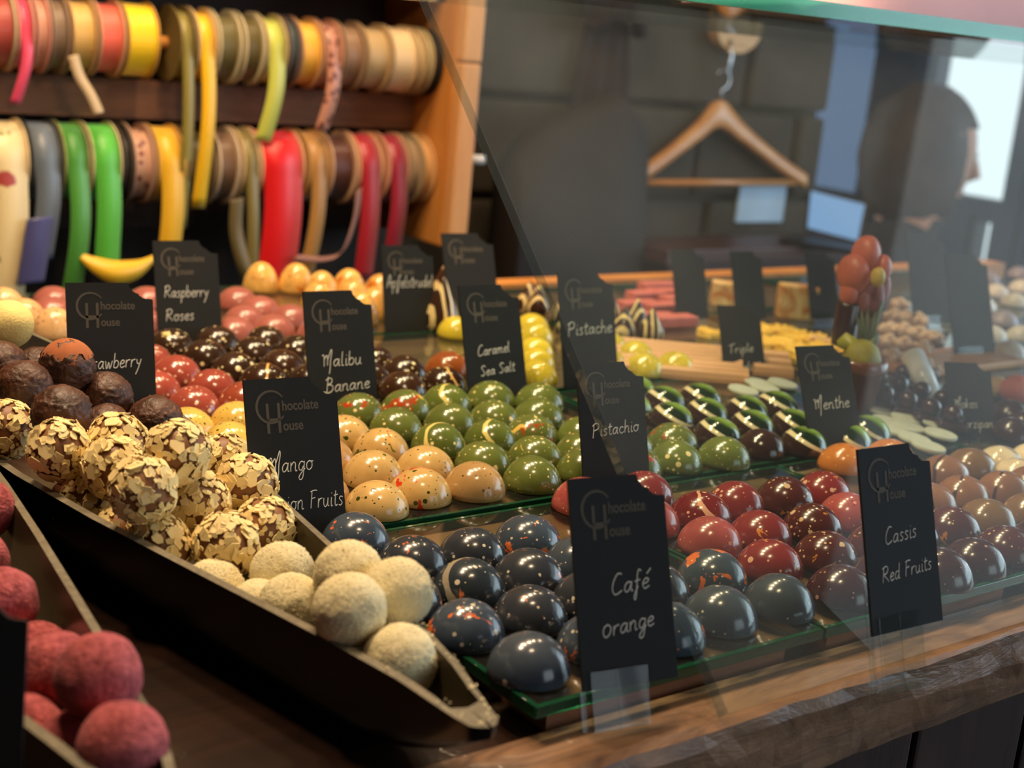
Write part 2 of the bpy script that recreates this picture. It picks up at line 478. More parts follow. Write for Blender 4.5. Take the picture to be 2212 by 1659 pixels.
pm('green_p', GRN, CRM, 0.14, 0.0014)
pm('green_f', lin(104, 114, 54), CRM, 0.24, 0.0026, lin(238, 206, 120), 0.69, 85)
pm('green_s', lin(102, 112, 54), CRM, 0.2, 0.0016, lin(176, 66, 30), 0.6, 80, lin(236, 196, 100))
pm('green_l', lin(98, 110, 48), CRM, 0.16, 0.0016, lin(238, 206, 120), 0.68, 85, line=(lin(236, 216, 130), (0.5, -0.45, 0.7), 0.0095, 0.0008))
pm('yellow_f', lin(210, 186, 54), lin(250, 214, 130), 0.34, 0.0014, lin(226, 140, 40), 0.68, 90)
pm('dark_p', lin(62, 38, 24), CRM, 0.12, 0.0014)
pm('dark_f', lin(58, 38, 26), lin(252, 234, 180), 0.22, 0.0025)
pm('dark_s', lin(54, 36, 24), lin(252, 234, 180), 0.2, 0.0018, lin(246, 222, 150), 0.62, 75)
pm('dark_l', lin(56, 34, 22), CRM, 0.2, 0.0015, line=(lin(240, 190, 110), (0.9, 0.1, 0.3), 0.006, 0.0006))
pm('strawb_p', lin(150, 70, 50), lin(248, 206, 170), 0.2, 0.0014)
pm('strawb_f', RED, lin(250, 206, 176), 0.26, 0.0024)
pm('strawb_s', lin(162, 76, 62), lin(250, 206, 176), 0.28, 0.0017, lin(248, 206, 170), 0.61, 60)
pm('mango_f', lin(226, 186, 90), lin(60, 84, 20), 0.34, 0.0016, lin(226, 130, 40), 0.66, 70, lin(70, 96, 24))
pm('pink_p', lin(166, 96, 86), None, 0, mottled=0.1, rough=0.3)
pm('peach_f', lin(236, 188, 130), lin(160, 84, 34), 0.4, 0.0014, lin(226, 140, 80), 0.68, 60, rough=0.3)
pm('apfel_f', lin(232, 178, 96), lin(160, 96, 30), 0.18, 0.0016, lin(196, 116, 40), 0.6, 50, mottled=0.3)

def leaf_mat():
    """dark praline brushed with one glossy green leaf stroke outlined in cream"""
    k = NT('praline_mint_leaf')
    v = k.coords(False)
    def dot(n):
        d = k.n('ShaderNodeVectorMath', operation='DOT_PRODUCT'); k.l(v, d.inputs[0]); d.inputs[1].default_value = n; return d.outputs['Value']
    x = dot((1, 0, 0)); u = dot((0, 0.5, 0.87))
    def ell(cx, cu, ax, au, tilt):
        c, s = math.cos(tilt), math.sin(tilt)
        dx = k.math('SUBTRACT', x, cx); du = k.math('SUBTRACT', u, cu)
        p = k.math('MULTIPLY_ADD', dx, c / ax, k.math('MULTIPLY', du, s / ax))
        q = k.math('MULTIPLY_ADD', dx, -s / au, k.math('MULTIPLY', du, c / au))
        return k.math('ADD', k.math('POWER', k.math('ABSOLUTE', p), 2.0), k.math('POWER', k.math('ABSOLUTE', q), 2.0)), q
    e1, q1 = ell(0.0030, 0.0066, 0.0120, 0.0062, -0.5)
    e2, q2 = ell(0.0016, 0.0057, 0.0130, 0.0072, -0.5)
    dark = lin(52, 30, 22)
    c = k.mix(k.math('LESS_THAN', e2, 1.0), dark, lin(238, 222, 180))
    vs = k.coords(True, (60, 300, 300))
    g = k.noise(vs, 1.0, 3)
    band = k.step(k.math('ADD', q1, k.math('MULTIPLY_ADD', g, 0.5, -0.25)), -0.15, 0.55)
    green = k.mix(band, lin(20, 42, 14), lin(136, 168, 66))
    c = k.mix(k.math('LESS_THAN', e1, 1.0), c, green)
    k.l(c, k.b.inputs['Base Color'])
    k.b.inputs['Roughness'].default_value = 0.14; k.b.inputs['Coat Weight'].default_value = 0.6
    return k.m
PM['menthe_m'] = leaf_mat()
pm('menthe_p', lin(52, 30, 24), None, 0, rough=0.16)

PRAL = json.loads('''[["blue",[0.2981,0.4774]],["blue",[0.3059,0.4443]],["blue",[0.2762,0.4465]],["blue",[0.3359,0.4436]],["blue",[0.3673,0.4457]],["blue",[0.2821,0.4135]],["blue",[0.3123,0.4129]],["blue",[0.3422,0.4122]],["blue",[0.3195,0.3817]],["blue",[0.2885,0.3808]],["blue",[0.2922,0.347]],["blue",[0.3717,0.416]],["blue",[0.3502,0.3832]],["blue",[0.3266,0.3503]],["blue",[0.4162,0.3796]],["blue",[0.3888,0.3478]],["blue",[0.4217,0.3466]],["blue",[0.3578,0.3452]],["blue",[0.3823,0.3792]],["red",[0.425,0.477]],["red",[0.4618,0.4735]],["red",[0.4365,0.4423]],["red",[0.4668,0.4386]],["red",[0.4963,0.444]],["red",[0.5256,0.4379]],["red",[0.4453,0.4104]],["red",[0.4759,0.4078]],["red",[0.508,0.404]],["red",[0.4504,0.378]],["red",[0.5556,0.4387]],["red",[0.5378,0.4072]],["red",[0.484,0.3748]],["red",[0.5135,0.3697]],["red",[0.4576,0.3438]],["blackred",[0.5738,0.3727]],["blackred",[0.5462,0.3398]],["blackred",[0.5164,0.3371]],["blackred",[0.5756,0.3428]],["orange",[0.6112,0.4712]],["orange",[0.6453,0.4664]],["brown",[0.6521,0.4339]],["brown",[0.6809,0.4368]],["brown",[0.5974,0.4032]],["brown",[0.6276,0.4043]],["brown",[0.6556,0.3985]],["brown",[0.6056,0.3739]],["brown",[0.6841,0.3997]],["brown",[0.6389,0.3712]],["white",[0.717,0.441]],["white",[0.7425,0.4368]],["white",[0.7021,0.4197]],["cream",[0.3696,0.6105]],["cream",[0.3393,0.5762]],["cream",[0.3749,0.5814]],["cream",[0.3501,0.5488]],["cream",[0.3806,0.5482]],["cream",[0.3119,0.5346]],["cream",[0.3293,0.5109]],["cream",[0.3578,0.5183]],["cream",[0.3877,0.5153]],["green",[0.4004,0.6471]],["green",[0.4299,0.6441]],["green",[0.4601,0.6466]],["green",[0.4923,0.6458]],["green",[0.5179,0.631]],["green",[0.4045,0.6138]],["green",[0.4382,0.6107]],["green",[0.4679,0.6091]],["green",[0.4972,0.6051]],["green",[0.4099,0.5801]],["green",[0.4414,0.5763]],["green",[0.4709,0.5774]],["green",[0.4147,0.5459]],["green",[0.4458,0.5421]],["green",[0.4219,0.5135]],["green",[0.5267,0.5639]],["green",[0.5071,0.5371]],["green",[0.5402,0.5364]],["green",[0.5171,0.5092]],["green",[0.4872,0.5097]],["green",[0.5489,0.5042]],["green",[0.4972,0.5647]],["green",[0.4752,0.5393]],["green",[0.4582,0.5153]],["menthe",[0.5849,0.51]],["menthe",[0.577,0.5379]],["menthe",[0.5733,0.5731]],["menthe",[0.5952,0.6028]],["menthe",[0.6245,0.601]],["menthe",[0.6023,0.5727]],["menthe",[0.6333,0.5683]],["menthe",[0.6093,0.5412]],["menthe",[0.6627,0.5705]],["menthe",[0.6369,0.5334]],["menthe",[0.5969,0.6316]],["menthe",[0.5664,0.6021]],["menthe",[0.6127,0.5031]],["menthe",[0.6759,0.5074]],["menthe",[0.648,0.4997]],["yellow",[0.6726,0.6745]],["yellow",[0.6456,0.677]],["yellow",[0.667,0.7101]],["yellow",[0.6682,0.7411]],["yellow",[0.6317,0.7001]],["yellow",[0.6042,0.6666]],["yellow",[0.6485,0.8079]],["yellow",[0.6285,0.7785]],["yellow",[0.6,0.7416]],["yellow",[0.5789,0.7133]],["yellow",[0.5555,0.6816]],["yellow",[0.5793,0.8102]],["copper",[0.5103,0.7185]],["dark",[0.3628,0.8192]],["dark",[0.3942,0.8186]],["dark",[0.4267,0.8125]],["dark",[0.4344,0.7828]],["dark",[0.3702,0.7844]],["dark",[0.4044,0.7862]],["dark",[0.4071,0.752]],["dark",[0.3753,0.7531]],["dark",[0.3793,0.7223]],["dark",[0.4069,0.7144]],["dark",[0.4699,0.7446]],["dark",[0.4435,0.7086]],["dark",[0.4745,0.716]],["dark",[0.4515,0.6809]],["dark",[0.4826,0.6834]],["strawb",[0.333,0.7839]],["strawb",[0.3371,0.7526]],["strawb",[0.3124,0.7256]],["strawb",[0.3438,0.7176]],["strawb",[0.3195,0.6891]],["strawb",[0.3486,0.6854]],["mango",[0.2981,0.6497]],["mango",[0.3274,0.6515]],["mango",[0.3054,0.6151]],["mango",[0.2992,0.5793]],["pink",[0.3373,0.9655]],["pink",[0.3701,0.9599]],["pink",[0.402,0.9527]],["pink",[0.3772,0.917]],["pink",[0.3704,0.8823]],["pink",[0.3224,0.928]],["pink",[0.4664,0.9364]],["pink",[0.4689,0.9045]],["pink",[0.4422,0.8759]],["pink",[0.4766,0.8716]],["pink",[0.4177,0.8414]],["pink",[0.4494,0.8449]],["pink",[0.4733,0.8244]],["peach",[0.2955,0.9433]],["peach",[0.2982,0.9093]],["peach",[0.3081,0.881]],["apfel",[0.5136,0.9916]],["apfel",[0.5409,0.9835]],["apfel",[0.546,0.951]],["apfel",[0.5741,0.9563]],["apfel",[0.5881,0.9317]],["apfel",[0.5237,0.9148]],["apfel",[0.552,0.9126]],["apfel",[0.5552,0.8843]],["apfel",[0.532,0.8677]],["blackred",[0.544,0.3746]],["blackred",[0.4876,0.3451]],["blackred",[0.6052,0.3431]]]''')
CODES = {'blue': 'sfpfsflffsppfssppsf', 'red': 'pfplfdpfdffpddD', 'blackred': 'dDDdDDD', 'orange': 'pp', 'brown': 'lplllplp', 'white': 'lll',
 'cream': 'fpsffpfsp', 'green': 'sslffpffflls' + 'fsplfsfsp' + 'fff', 'menthe': 'pmmmmmmmmmmmmmm', 'yellow': 'ffffffffffff', 'copper': 'p',
 'dark': 'sffsffpflffffplp', 'strawb': 'sfffsp', 'mango': 'ffff', 'pink': 'p' * 14, 'peach': 'fff', 'apfel': 'f' * 9}
GEO = {'apfel': (0.0144, 0.0225), 'peach': (0.0150, 0.0190), 'white': (0.0130, 0.0105), 'yellow': (0.0140, 0.0145), 'pink': (0.0158, 0.0150), 'menthe': (0.0147, 0.0143), 'brown': (0.0150, 0.0148)}
MESH = {}
NAME = {'blue': 'praline', 'white': 'oval_praline', 'apfel': 'tall_praline', 'peach': 'tall_praline', 'menthe': 'mint_praline'}
LOOK = {'blue_p': 'plain slate-blue', 'blue_f': 'dark blue white-flecked', 'blue_s': 'blue orange-splashed', 'blue_l': 'blue smear-streaked',
 'red_p': 'rosy red', 'red_f': 'wine-red pink-flecked', 'red_l': 'ring-lined wine-red', 'red_d': 'burgundy gold-flecked', 'red_D': 'plain burgundy',
 'blackred_d': 'burgundy gold-flecked', 'blackred_D': 'dark burgundy', 'orange_p': 'glossy orange', 'copper_p': 'copper-brown', 'brown_l': 'light brown striped',
 'brown_p': 'light brown plain', 'white_l': 'ivory brown-striped', 'cream_p': 'tan brown-spotted', 'cream_f': 'cream green-speckled', 'cream_s': 'cream red-splashed',
 'green_p': 'plain olive-green', 'green_f': 'green cream-flecked', 'green_s': 'green red-splashed', 'green_l': 'green cream-lined', 'yellow_f': 'yellow speckled',
 'dark_p': 'plain dark brown', 'dark_f': 'dark brown cream-flecked', 'dark_s': 'dark brown cream-splashed', 'dark_l': 'dark brown gold-lined',
 'strawb_p': 'plain brown-red', 'strawb_f': 'brick-red pale-flecked', 'strawb_s': 'brick-red cream-splashed', 'mango_f': 'mango-yellow green-speckled',
 'pink_p': 'dusky pink', 'peach_f': 'tall peach brown-speckled', 'apfel_f': 'tall golden', 'menthe_m': 'dark green-leaf', 'menthe_p': 'plain dark round'}
GROUP = {'blue': 'blue pralines in the front tray', 'red': 'red pralines in the front tray', 'blackred': 'burgundy pralines at the right front', 'orange': 'orange pralines',
 'brown': 'light brown pralines at the right', 'white': 'ivory striped pralines', 'cream': 'cream speckled pralines', 'green': 'green speckled pralines',
 'menthe': 'dark mint pralines', 'yellow': 'yellow pralines', 'dark': 'dark flecked pralines', 'strawb': 'brick-red pralines', 'mango': 'mango-yellow pralines',
 'pink': 'dusky pink pralines', 'peach': 'tall peach pralines', 'apfel': 'tall golden pralines', 'copper': 'copper pralines'}
ORD = ['first', 'second', 'third', 'fourth', 'fifth', 'sixth', 'seventh', 'eighth', 'ninth', 'tenth', 'eleventh', 'twelfth', 'thirteenth', 'fourteenth', 'fifteenth', 'sixteenth', 'seventeenth', 'eighteenth', 'nineteenth', 'twentieth']
byk = {}
for kname, (x, y) in PRAL: byk.setdefault(kname, []).append((x, y))
for kname, pts in byk.items():
    # rows from the front, order from the left within each row
    idx = sorted(range(len(pts)), key=lambda i: pts[i][1])
    rows = []; last = None
    for i in idx:
        if last is None or pts[i][1] - last > 0.0105: rows.append([])
        rows[-1].append(i); last = pts[i][1]
    place = {}
    for ri, rw in enumerate(rows):
        rw.sort(key=lambda i: pts[i][0])
        for ci, i in enumerate(rw): place[i] = (ri, ci, len(rw))
    cs = CODES[kname]
    for i, (x, y) in enumerate(pts):
        c = cs[i] if i < len(cs) else cs[-1]
        mk = ('red' if kname == 'blackred' else kname) + '_' + c
        lk = kname + '_' + c
        g = GEO.get(kname, (0.0153, 0.0150))
        if (mk, g) not in MESH:
            me = dome_mesh('praline', g[0], g[1], 1.0)
            me.materials.append(PM[mk]); MESH[(mk, g)] = me
        o = link(NAME.get(kname, 'praline'), MESH[(mk, g)])
        o.location = (x, y, 0.0)
        o.rotation_euler[2] = random.uniform(0, 6.28) if c in 'fsp' and kname not in ('menthe',) else random.uniform(-0.35, 0.35) - 0.64
        s = random.uniform(0.975, 1.02); o.scale = (s, s, s * random.uniform(0.97, 1.04))
        ri, ci, n = place[i]
        rowtxt = ('front' if ri == 0 else ORD[ri]) + ' row'
        pos = 'alone' if n == 1 else ORD[ci] + ' from left'
        grp = GROUP[kname]
        short = {'blue': 'blue', 'red': 'red', 'blackred': 'burgundy', 'cream': 'cream', 'green': 'green', 'dark': 'dark', 'menthe': 'mint'}.get(kname, kname)
        short = {'strawb': 'brick-red', 'apfel': 'golden', 'white': 'ivory', 'brown': 'light brown'}.get(short, short)
        tag(o, '%s praline, %s in the %s of the %s pralines' % (LOOK[lk], pos, rowtxt, short), 'praline', grp)
        if len(pts) == 1: o['label'] = '%s praline alone on the bare tray left of the yellow pralines' % LOOK[lk]

# ------------------------------------------------------------------ long leaf-shaped dishes
LT = [(.2915, .2335), (.2925, .2305), (.295, .2280), (.303, .2266), (.31, .2262), (.333, .2245), (.377, .216), (.439, .203), (.489, .192), (.573, .178), (.65, .172), (.75, .175), (.85, .2), (.9, .235)]
RT = [(.2915, .2335), (.2925, .2363), (.295, .2386), (.303, .2406), (.31, .2428), (.332, .2495), (.354, .2535), (.406, .2595), (.458, .266), (.54, .276), (.65, .285), (.76, .278), (.85, .262), (.9, .235)]
def interp(t, y):
    for (a, b), (c, d) in zip(t, t[1:]):
        if y <= c: return b + (d - b) * (y - a) / (c - a)
    return t[-1][1]
def dish(dx, dy, label):
    root = empty('long_dish', (0.235 + dx, 0.55 + dy, -0.016))
    tag(root, label, 'dish', 'long black leaf-shaped dishes')
    ysamp = [.2915, .292, .2925, .2935, .295, .298, .302, .306, .315, .33, .35, .375, .41, .45, .5, .56, .62, .68, .74, .8, .84, .87, .89, .9]
    RIM, BOT, TH = 0.0205, -0.0158, 0.0032
    def section(y, inner):
        l, r = interp(LT, y), interp(RT, y)
        c, hw = (l + r) / 2, max((r - l) / 2, 0.0006)
        e = min(1.0, (y - .2915) / .11, (.9 - y) / .12); e = max(e, 0.0)
        bot = BOT + (RIM - 0.004 - BOT) * (1 - math.sin(e * PI / 2)) ** 1.5
        if inner: hw = max(hw - TH * min(1, 0.25 + e * 3), 0.0003); bot = min(bot + TH, RIM - 0.001)
        pts = []
        for i in range(13):
            a = -1 + 2 * i / 12
            s = math.copysign(abs(math.sin(a * PI / 2)) ** 0.55, a)
            prof = abs(a) ** 2.6
            pts.append(Vector((c + dx + hw * s * (0.90 + 0.10 * prof), y + dy, bot + (RIM - bot) * prof)))
        return pts
    def loft(inner, m, name):
        bm = bmesh.new(); R = []
        for y in ([q for q in ysamp if q > .303] if inner else ysamp): R.append([bm.verts.new(p) for p in section(y, inner)])
        for a, b in zip(R, R[1:]):
            for i in range(12): bm.faces.new((a[i], a[i + 1], b[i + 1], b[i]))
        me = mesh_of(bm, m); o = link(name, me, root); o.location = -root.location
    loft(False, M_dish, 'bowl'); loft(True, M_dishin, 'inside')
    bm = bmesh.new()
    O = [section(y, False) for y in ysamp]; I = [section(y, True) for y in ysamp]
    I = [section(max(y, .304), True) for y in ysamp]
    dz = Vector((0, 0, 0.0004))
    for side in (0, 12):
        A = [bm.verts.new(p[side]) for p in O]
        B = [bm.verts.new((p[side] if y > .304 else (p[0] + p[12]) / 2) + dz) for p, y in zip(I, ysamp)]
        for i in range(len(ysamp) - 1):
            f = [A[i], A[i + 1], B[i + 1], B[i]]
            bm.faces.new(f)
    o = link('rim', mesh_of(bm, M_rim), root); o.location = -root.location
    return root
d1 = dish(0, 0, 'long black leaf-shaped dish holding coconut, almond and cocoa truffles')
d2 = dish(-.103, -.009, 'long black dish of pink truffles at the lower left corner')

# ------------------------------------------------------------------ truffles
BALLS = json.loads('''[["coconut",[0.2285,0.3668,0.0285]],["coconut",[0.2518,0.3738,0.0275]],["coconut",[0.2376,0.348,0.016]],["coconut",[0.2423,0.4387,0.0116]],["coconut",[0.2294,0.4071,0.0126]],["coconut",[0.2445,0.3947,0.0275]],["coconut",[0.2195,0.4508,0.0035]],["coconut",[0.2268,0.4274,0.003]],["almond",[0.2032,0.4809,0.0367]],["almond",[0.2233,0.4949,0.0455]],["almond",[0.233,0.4949,0.0223]],["almond",[0.2568,0.4999,0.0262]],["almond",[0.2311,0.4645,0.0155]],["almond",[0.2531,0.4755,0.0153]],["almond",[0.2096,0.4791,0.0131]],["almond",[0.1996,0.5354,0.0131]],["almond",[0.2071,0.5195,0.0333]],["almond",[0.1925,0.5426,0.0355]],["almond",[0.2172,0.542,0.0359]],["almond",[0.1862,0.5902,0.0313]],["almond",[0.2605,0.5304,0.0259]],["almond",[0.2055,0.5033,0.0102]],["cocoa",[0.2243,0.6226,0.0496]],["cocoa",[0.201,0.5641,0.0444]],["cocoa",[0.2425,0.6203,0.0329]],["cocoa",[0.2591,0.6,0.0252]],["cocoa",[0.2018,0.6151,0.0427]],["cocoa",[0.2095,0.6751,0.0373]],["cocoa",[0.233,0.6872,0.0302]],["cocoa",[0.2344,0.5989,0.0234]],["cream",[0.2222,0.7025,0.0514]],["pink",[0.1417,0.4546,0.0119]],["pink",[0.1576,0.5308,0.0183]],["pink",[0.1441,0.494,0.0118]],["pink",[0.1453,0.4309,0.0002]],["pink",[0.1411,0.3972,0.0115]],["pink",[0.1393,0.3579,0.0281]],["pink",[0.1262,0.4159,0.0052]],["pink",[0.1355,0.3296,0.0204]],["pink",[0.133,0.3589,0.0045]],["pink",[0.1259,0.3819,0.0001]]]''')
def lump_ball(name, r, seed, amp, freq, m, sub=4, fine=0.0, ffreq=400, squash=1.0):
    bm = bmesh.new(); bmesh.ops.create_icosphere(bm, subdivisions=sub, radius=r)
    off = Vector((seed * 7.3, seed * 3.1, seed * 5.7))
    for v in bm.verts:
        n = v.co.normalized()
        d = mnoise.noise(n * freq + off) * amp
        if fine: d += mnoise.noise(n * ffreq + off) * fine + abs(mnoise.noise(n * ffreq * 1.9 + off)) * fine
        v.co = n * (r + d)
        v.co.z *= squash
    return mesh_of(bm, m, True, name)
M_coco = plain('desiccated_coconut', lin(250, 234, 188), 0.85, var=0.10, vscale=500, bump=0.9, bscale=1500)
M_shred = plain('coconut_shreds', lin(248, 232, 186), 0.8)
M_ganache = plain('truffle_core', lin(140, 94, 58), 0.5, var=0.2, vscale=200)
M_almond = plain('almond_flakes', lin(250, 220, 156), 0.6, var=0.16, vscale=80)
M_cream = plain('cream_white_truffle', lin(250, 222, 140), 0.75, var=0.08, vscale=120, bump=0.5, bscale=700)
def cocoa_mat(name, a, b):
    k = NT(name); v = k.coords(True)
    f = k.step(k.noise(v, 90, 4), 0.35, 0.65)
    k.l(k.mix(f, a, b), k.b.inputs['Base Color']); k.b.inputs['Roughness'].default_value = 0.42; k.bump(k.noise(v, 300, 5, 0.6, 1.0), 0.7, 0.0012)
    return k.m
M_cocoa = cocoa_mat('dark_truffle_coat', lin(66, 40, 28), lin(98, 60, 42))
M_cocoadust = plain('cocoa_dust', lin(170, 98, 58), 0.9, var=0.15, vscale=200)
k = NT('pink_sugar'); v = k.coords(True)
f1 = k.step(k.noise(v, 260, 5, 0.7), 0.38, 0.62)
k.l(k.mix(f1, lin(198, 96, 100), lin(138, 52, 54)), k.b.inputs['Base Color']); k.b.inputs['Roughness'].default_value = 0.9
k.b.inputs['Sheen Weight'].default_value = 0.15; k.b.inputs['Sheen Tint'].default_value = lin(255, 200, 220)
k.bump(k.noise(v, 700, 4), 0.8, 0.0015); M_pink = k.m
r0 = 0.0126
coco_meshes = [lump_ball('coconut', r0 * 0.985, s, 0.0005, 2.2, M_coco, 5, 0.00035, 28) for s in (1, 2, 3)]
pink_meshes = [lump_ball('pink', r0, s + 9, 0.0007, 1.6, M_pink, 4) for s in (1, 2, 3)]
cream_mesh = lump_ball('cream', r0, 31, 0.0004, 2, M_cream, 4)
def shreds_mesh(s):
    rd = random.Random(s + 40); bm = bmesh.new()
    for i in range(520):
        z = 1 - 2 * (i + .5) / 520; a = i * 2.39996; q = math.sqrt(1 - z * z)
        n = Vector((q * math.cos(a), q * math.sin(a), z)); u = Matrix.Rotation(rd.uniform(0, 6.28), 3, n) @ n.orthogonal().normalized()
        d = (u + n * rd.uniform(-.1, .7)).normalized(); w_ = n.cross(u)
        c = n * (r0 * 0.985 + rd.uniform(0, .0003)); l = rd.uniform(.0005, .0011); h = rd.uniform(.00012, .00025)
        p = [bm.verts.new(c + d * (sx * l) + w_ * (sy * h) + n * (sz * h)) for sx, sy, sz in ((-1, 0, 0), (0, 1, 0), (0, -1, 0), (0, 0, 1), (1, 0, 0))]
        for f in ((0, 1, 3), (0, 3, 2), (4, 3, 1), (4, 2, 3)): bm.faces.new([p[k_] for k_ in f])
    return mesh_of(bm, M_shred, False)
shred_meshes = [shreds_mesh(s) for s in range(3)]
def cocoa_mesh(s):
    bm = bmesh.new(); bmesh.ops.create_icosphere(bm, subdivisions=5, radius=r0)
    off = Vector((s * 5.1, s * 2.3, s * 9.7))
    for v in bm.verts:
        n = v.co.normalized()
        d = mnoise.noise(n * 1.8 + off) * 0.0006
        q = mnoise.noise(n * 4.2 + off + Vector((mnoise.noise(n * 3 + off), 0, 0)) * 1.3)
        d += 0.0009 * (1 - min(1, abs(q) * 5)) * (0.4 + 0.6 * (n.z < 0.6))
        v.co = n * (r0 * 0.98 + d)
    return mesh_of(bm, M_cocoa, True, 'cocoa')
cocoa_meshes = [cocoa_mesh(s) for s in (1, 2, 3, 4)]
def flakes_mesh(s):
    rd = random.Random(100 + s); bm = bmesh.new()
    N = 280
    for i in range(N):
        z = 1 - 2 * (i + 0.5) / N; a = i * 2.39996 + rd.uniform(-.4, .4)
        q = math.sqrt(1 - z * z); n = Vector((q * math.cos(a), q * math.sin(a), z))
        n = (n + Vector((rd.uniform(-.2, .2), rd.uniform(-.2, .2), rd.uniform(-.2, .2)))).normalized()
        u = n.orthogonal().normalized(); u = (Matrix.Rotation(rd.uniform(0, 6.28), 3, n) @ u); v = n.cross(u)
        tl = (n + u * rd.uniform(-.28, .28) + v * rd.uniform(-.28, .28)).normalized()
        uu = (u - tl * u.dot(tl)).normalized(); vv = tl.cross(uu)
        sz = rd.choice((0.0011, 0.0014, 0.0018, 0.0024, 0.0034)) * rd.uniform(0.8, 1.2)
        k_ = rd.randint(5, 7); asp = rd.uniform(0.55, 1.0)
        c = n * (r0 * 0.985 + rd.uniform(0.0001, 0.0007))
        top = []; low = []
        for j in range(k_):
            t = 2 * PI * j / k_ + rd.uniform(-.25, .25); rr = sz * rd.uniform(0.75, 1.15)
            p = c + uu * math.cos(t) * rr + vv * math.sin(t) * rr * asp
            top.append(bm.verts.new(p + tl * 0.00022)); low.append(bm.verts.new(p - tl * 0.00022))
        bm.faces.new(top); bm.faces.new(list(reversed(low)))
        for j in range(k_): bm.faces.new((top[j], low[j], low[(j + 1) % k_], top[(j + 1) % k_]))
    return mesh_of(bm, M_almond, False, 'flakes')
alm_flakes = [flakes_mesh(s) for s in range(4)]
alm_cores = [lump_ball('core', r0 * 0.965, s + 50, 0.0003, 2, M_ganache, 3) for s in range(2)]
dust_bm = bmesh.new(); bmesh.ops.create_icosphere(dust_bm, subdivisions=4, radius=r0 * 1.012)
for v in list(dust_bm.verts):
    n = v.co.normalized()
    if n.z < 0.30 + 0.28 * mnoise.noise(n * 3.3 + Vector((4, 1, 2))): dust_bm.verts.remove(v)
dust_mesh = mesh_of(dust_bm, M_cocoadust)
TG = {'coconut': ('coconut_truffle', 'white coconut truffle', 'coconut truffles in the long dish'), 'almond': ('almond_truffle', 'almond-flake truffle', 'almond truffles in the long dish'),
      'cocoa': ('cocoa_truffle', 'dark cocoa truffle', 'cocoa truffles in the long dish'), 'cream': ('cream_truffle', 'creamy yellow smooth truffle', None), 'pink': ('pink_truffle', 'pink sugared truffle', 'pink truffles in the near dish')}
cnt = {}
for kn in TG:
    lst = sorted([p for n_, p in BALLS if n_ == kn], key=lambda p: p[1])
    for i, p in enumerate(lst):
        nm, lb, gp = TG[kn]
        rd = random.Random(i * 17 + len(kn))
        rot = (rd.uniform(0, 6), rd.uniform(0, 6), rd.uniform(0, 6))
        if kn == 'coconut':
            o = link(nm, coco_meshes[i % 3]); f = link('coconut_shreds', shred_meshes[i % 3], o); f['kind'] = 'stuff'
        elif kn == 'pink': o = link(nm, pink_meshes[i % 3])
        elif kn == 'cream': o = link(nm, cream_mesh)
        elif kn == 'cocoa':
            o = link(nm, cocoa_meshes[i % 4])
            rot = (0, 0, rot[2])
        else:
            o = link(nm, alm_cores[i % 2])
            f = link('almond_flakes', alm_flakes[i % 4], o); f['kind'] = 'stuff'
        o.location = p; o.rotation_euler = rot
        extra = ''
        if kn == 'cocoa' and abs(p[0] - 0.2243) < 0.0004:
            link('cocoa_dusting', dust_mesh, o); extra = 'orange-dusted '
        if kn == 'cream': tag(o, 'creamy yellow smooth truffle at the left edge above the cocoa truffles', 'truffle')
        else:
            pos = ('nearest' if i == 0 else ORD[i] + ' nearest') + ' to the camera end of its dish'
            tag(o, extra + lb + ', ' + pos, 'truffle', gp)
# crumbs on the rim of the tip
bm = bmesh.new(); rd = random.Random(3)
for i in range(60):
    y = .293 + .075 * rd.random() ** 1.5; side = rd.random() < 0.75
    x = (interp(RT, y) if side else interp(LT, y)) + rd.uniform(-.0036, .0002) * (1 if side else -1)
    s = rd.choice((.00018, .00025, .0003, .0005))
    r_ = bmesh.ops.create_cube(bm, size=1); R3 = Matrix.Rotation(rd.uniform(0, 3), 3, 'Z')
    for v in r_['verts']: v.co = R3 @ Vector((v.co.x * s * 2.2, v.co.y * s, v.co.z * s)) + Vector((x, y, 0.0216 + s * 0.3))
tag(link('coconut_crumbs', mesh_of(bm, M_shred, False)), 'white coconut crumbs scattered on the tip of the long dish', 'crumbs', kind='stuff')
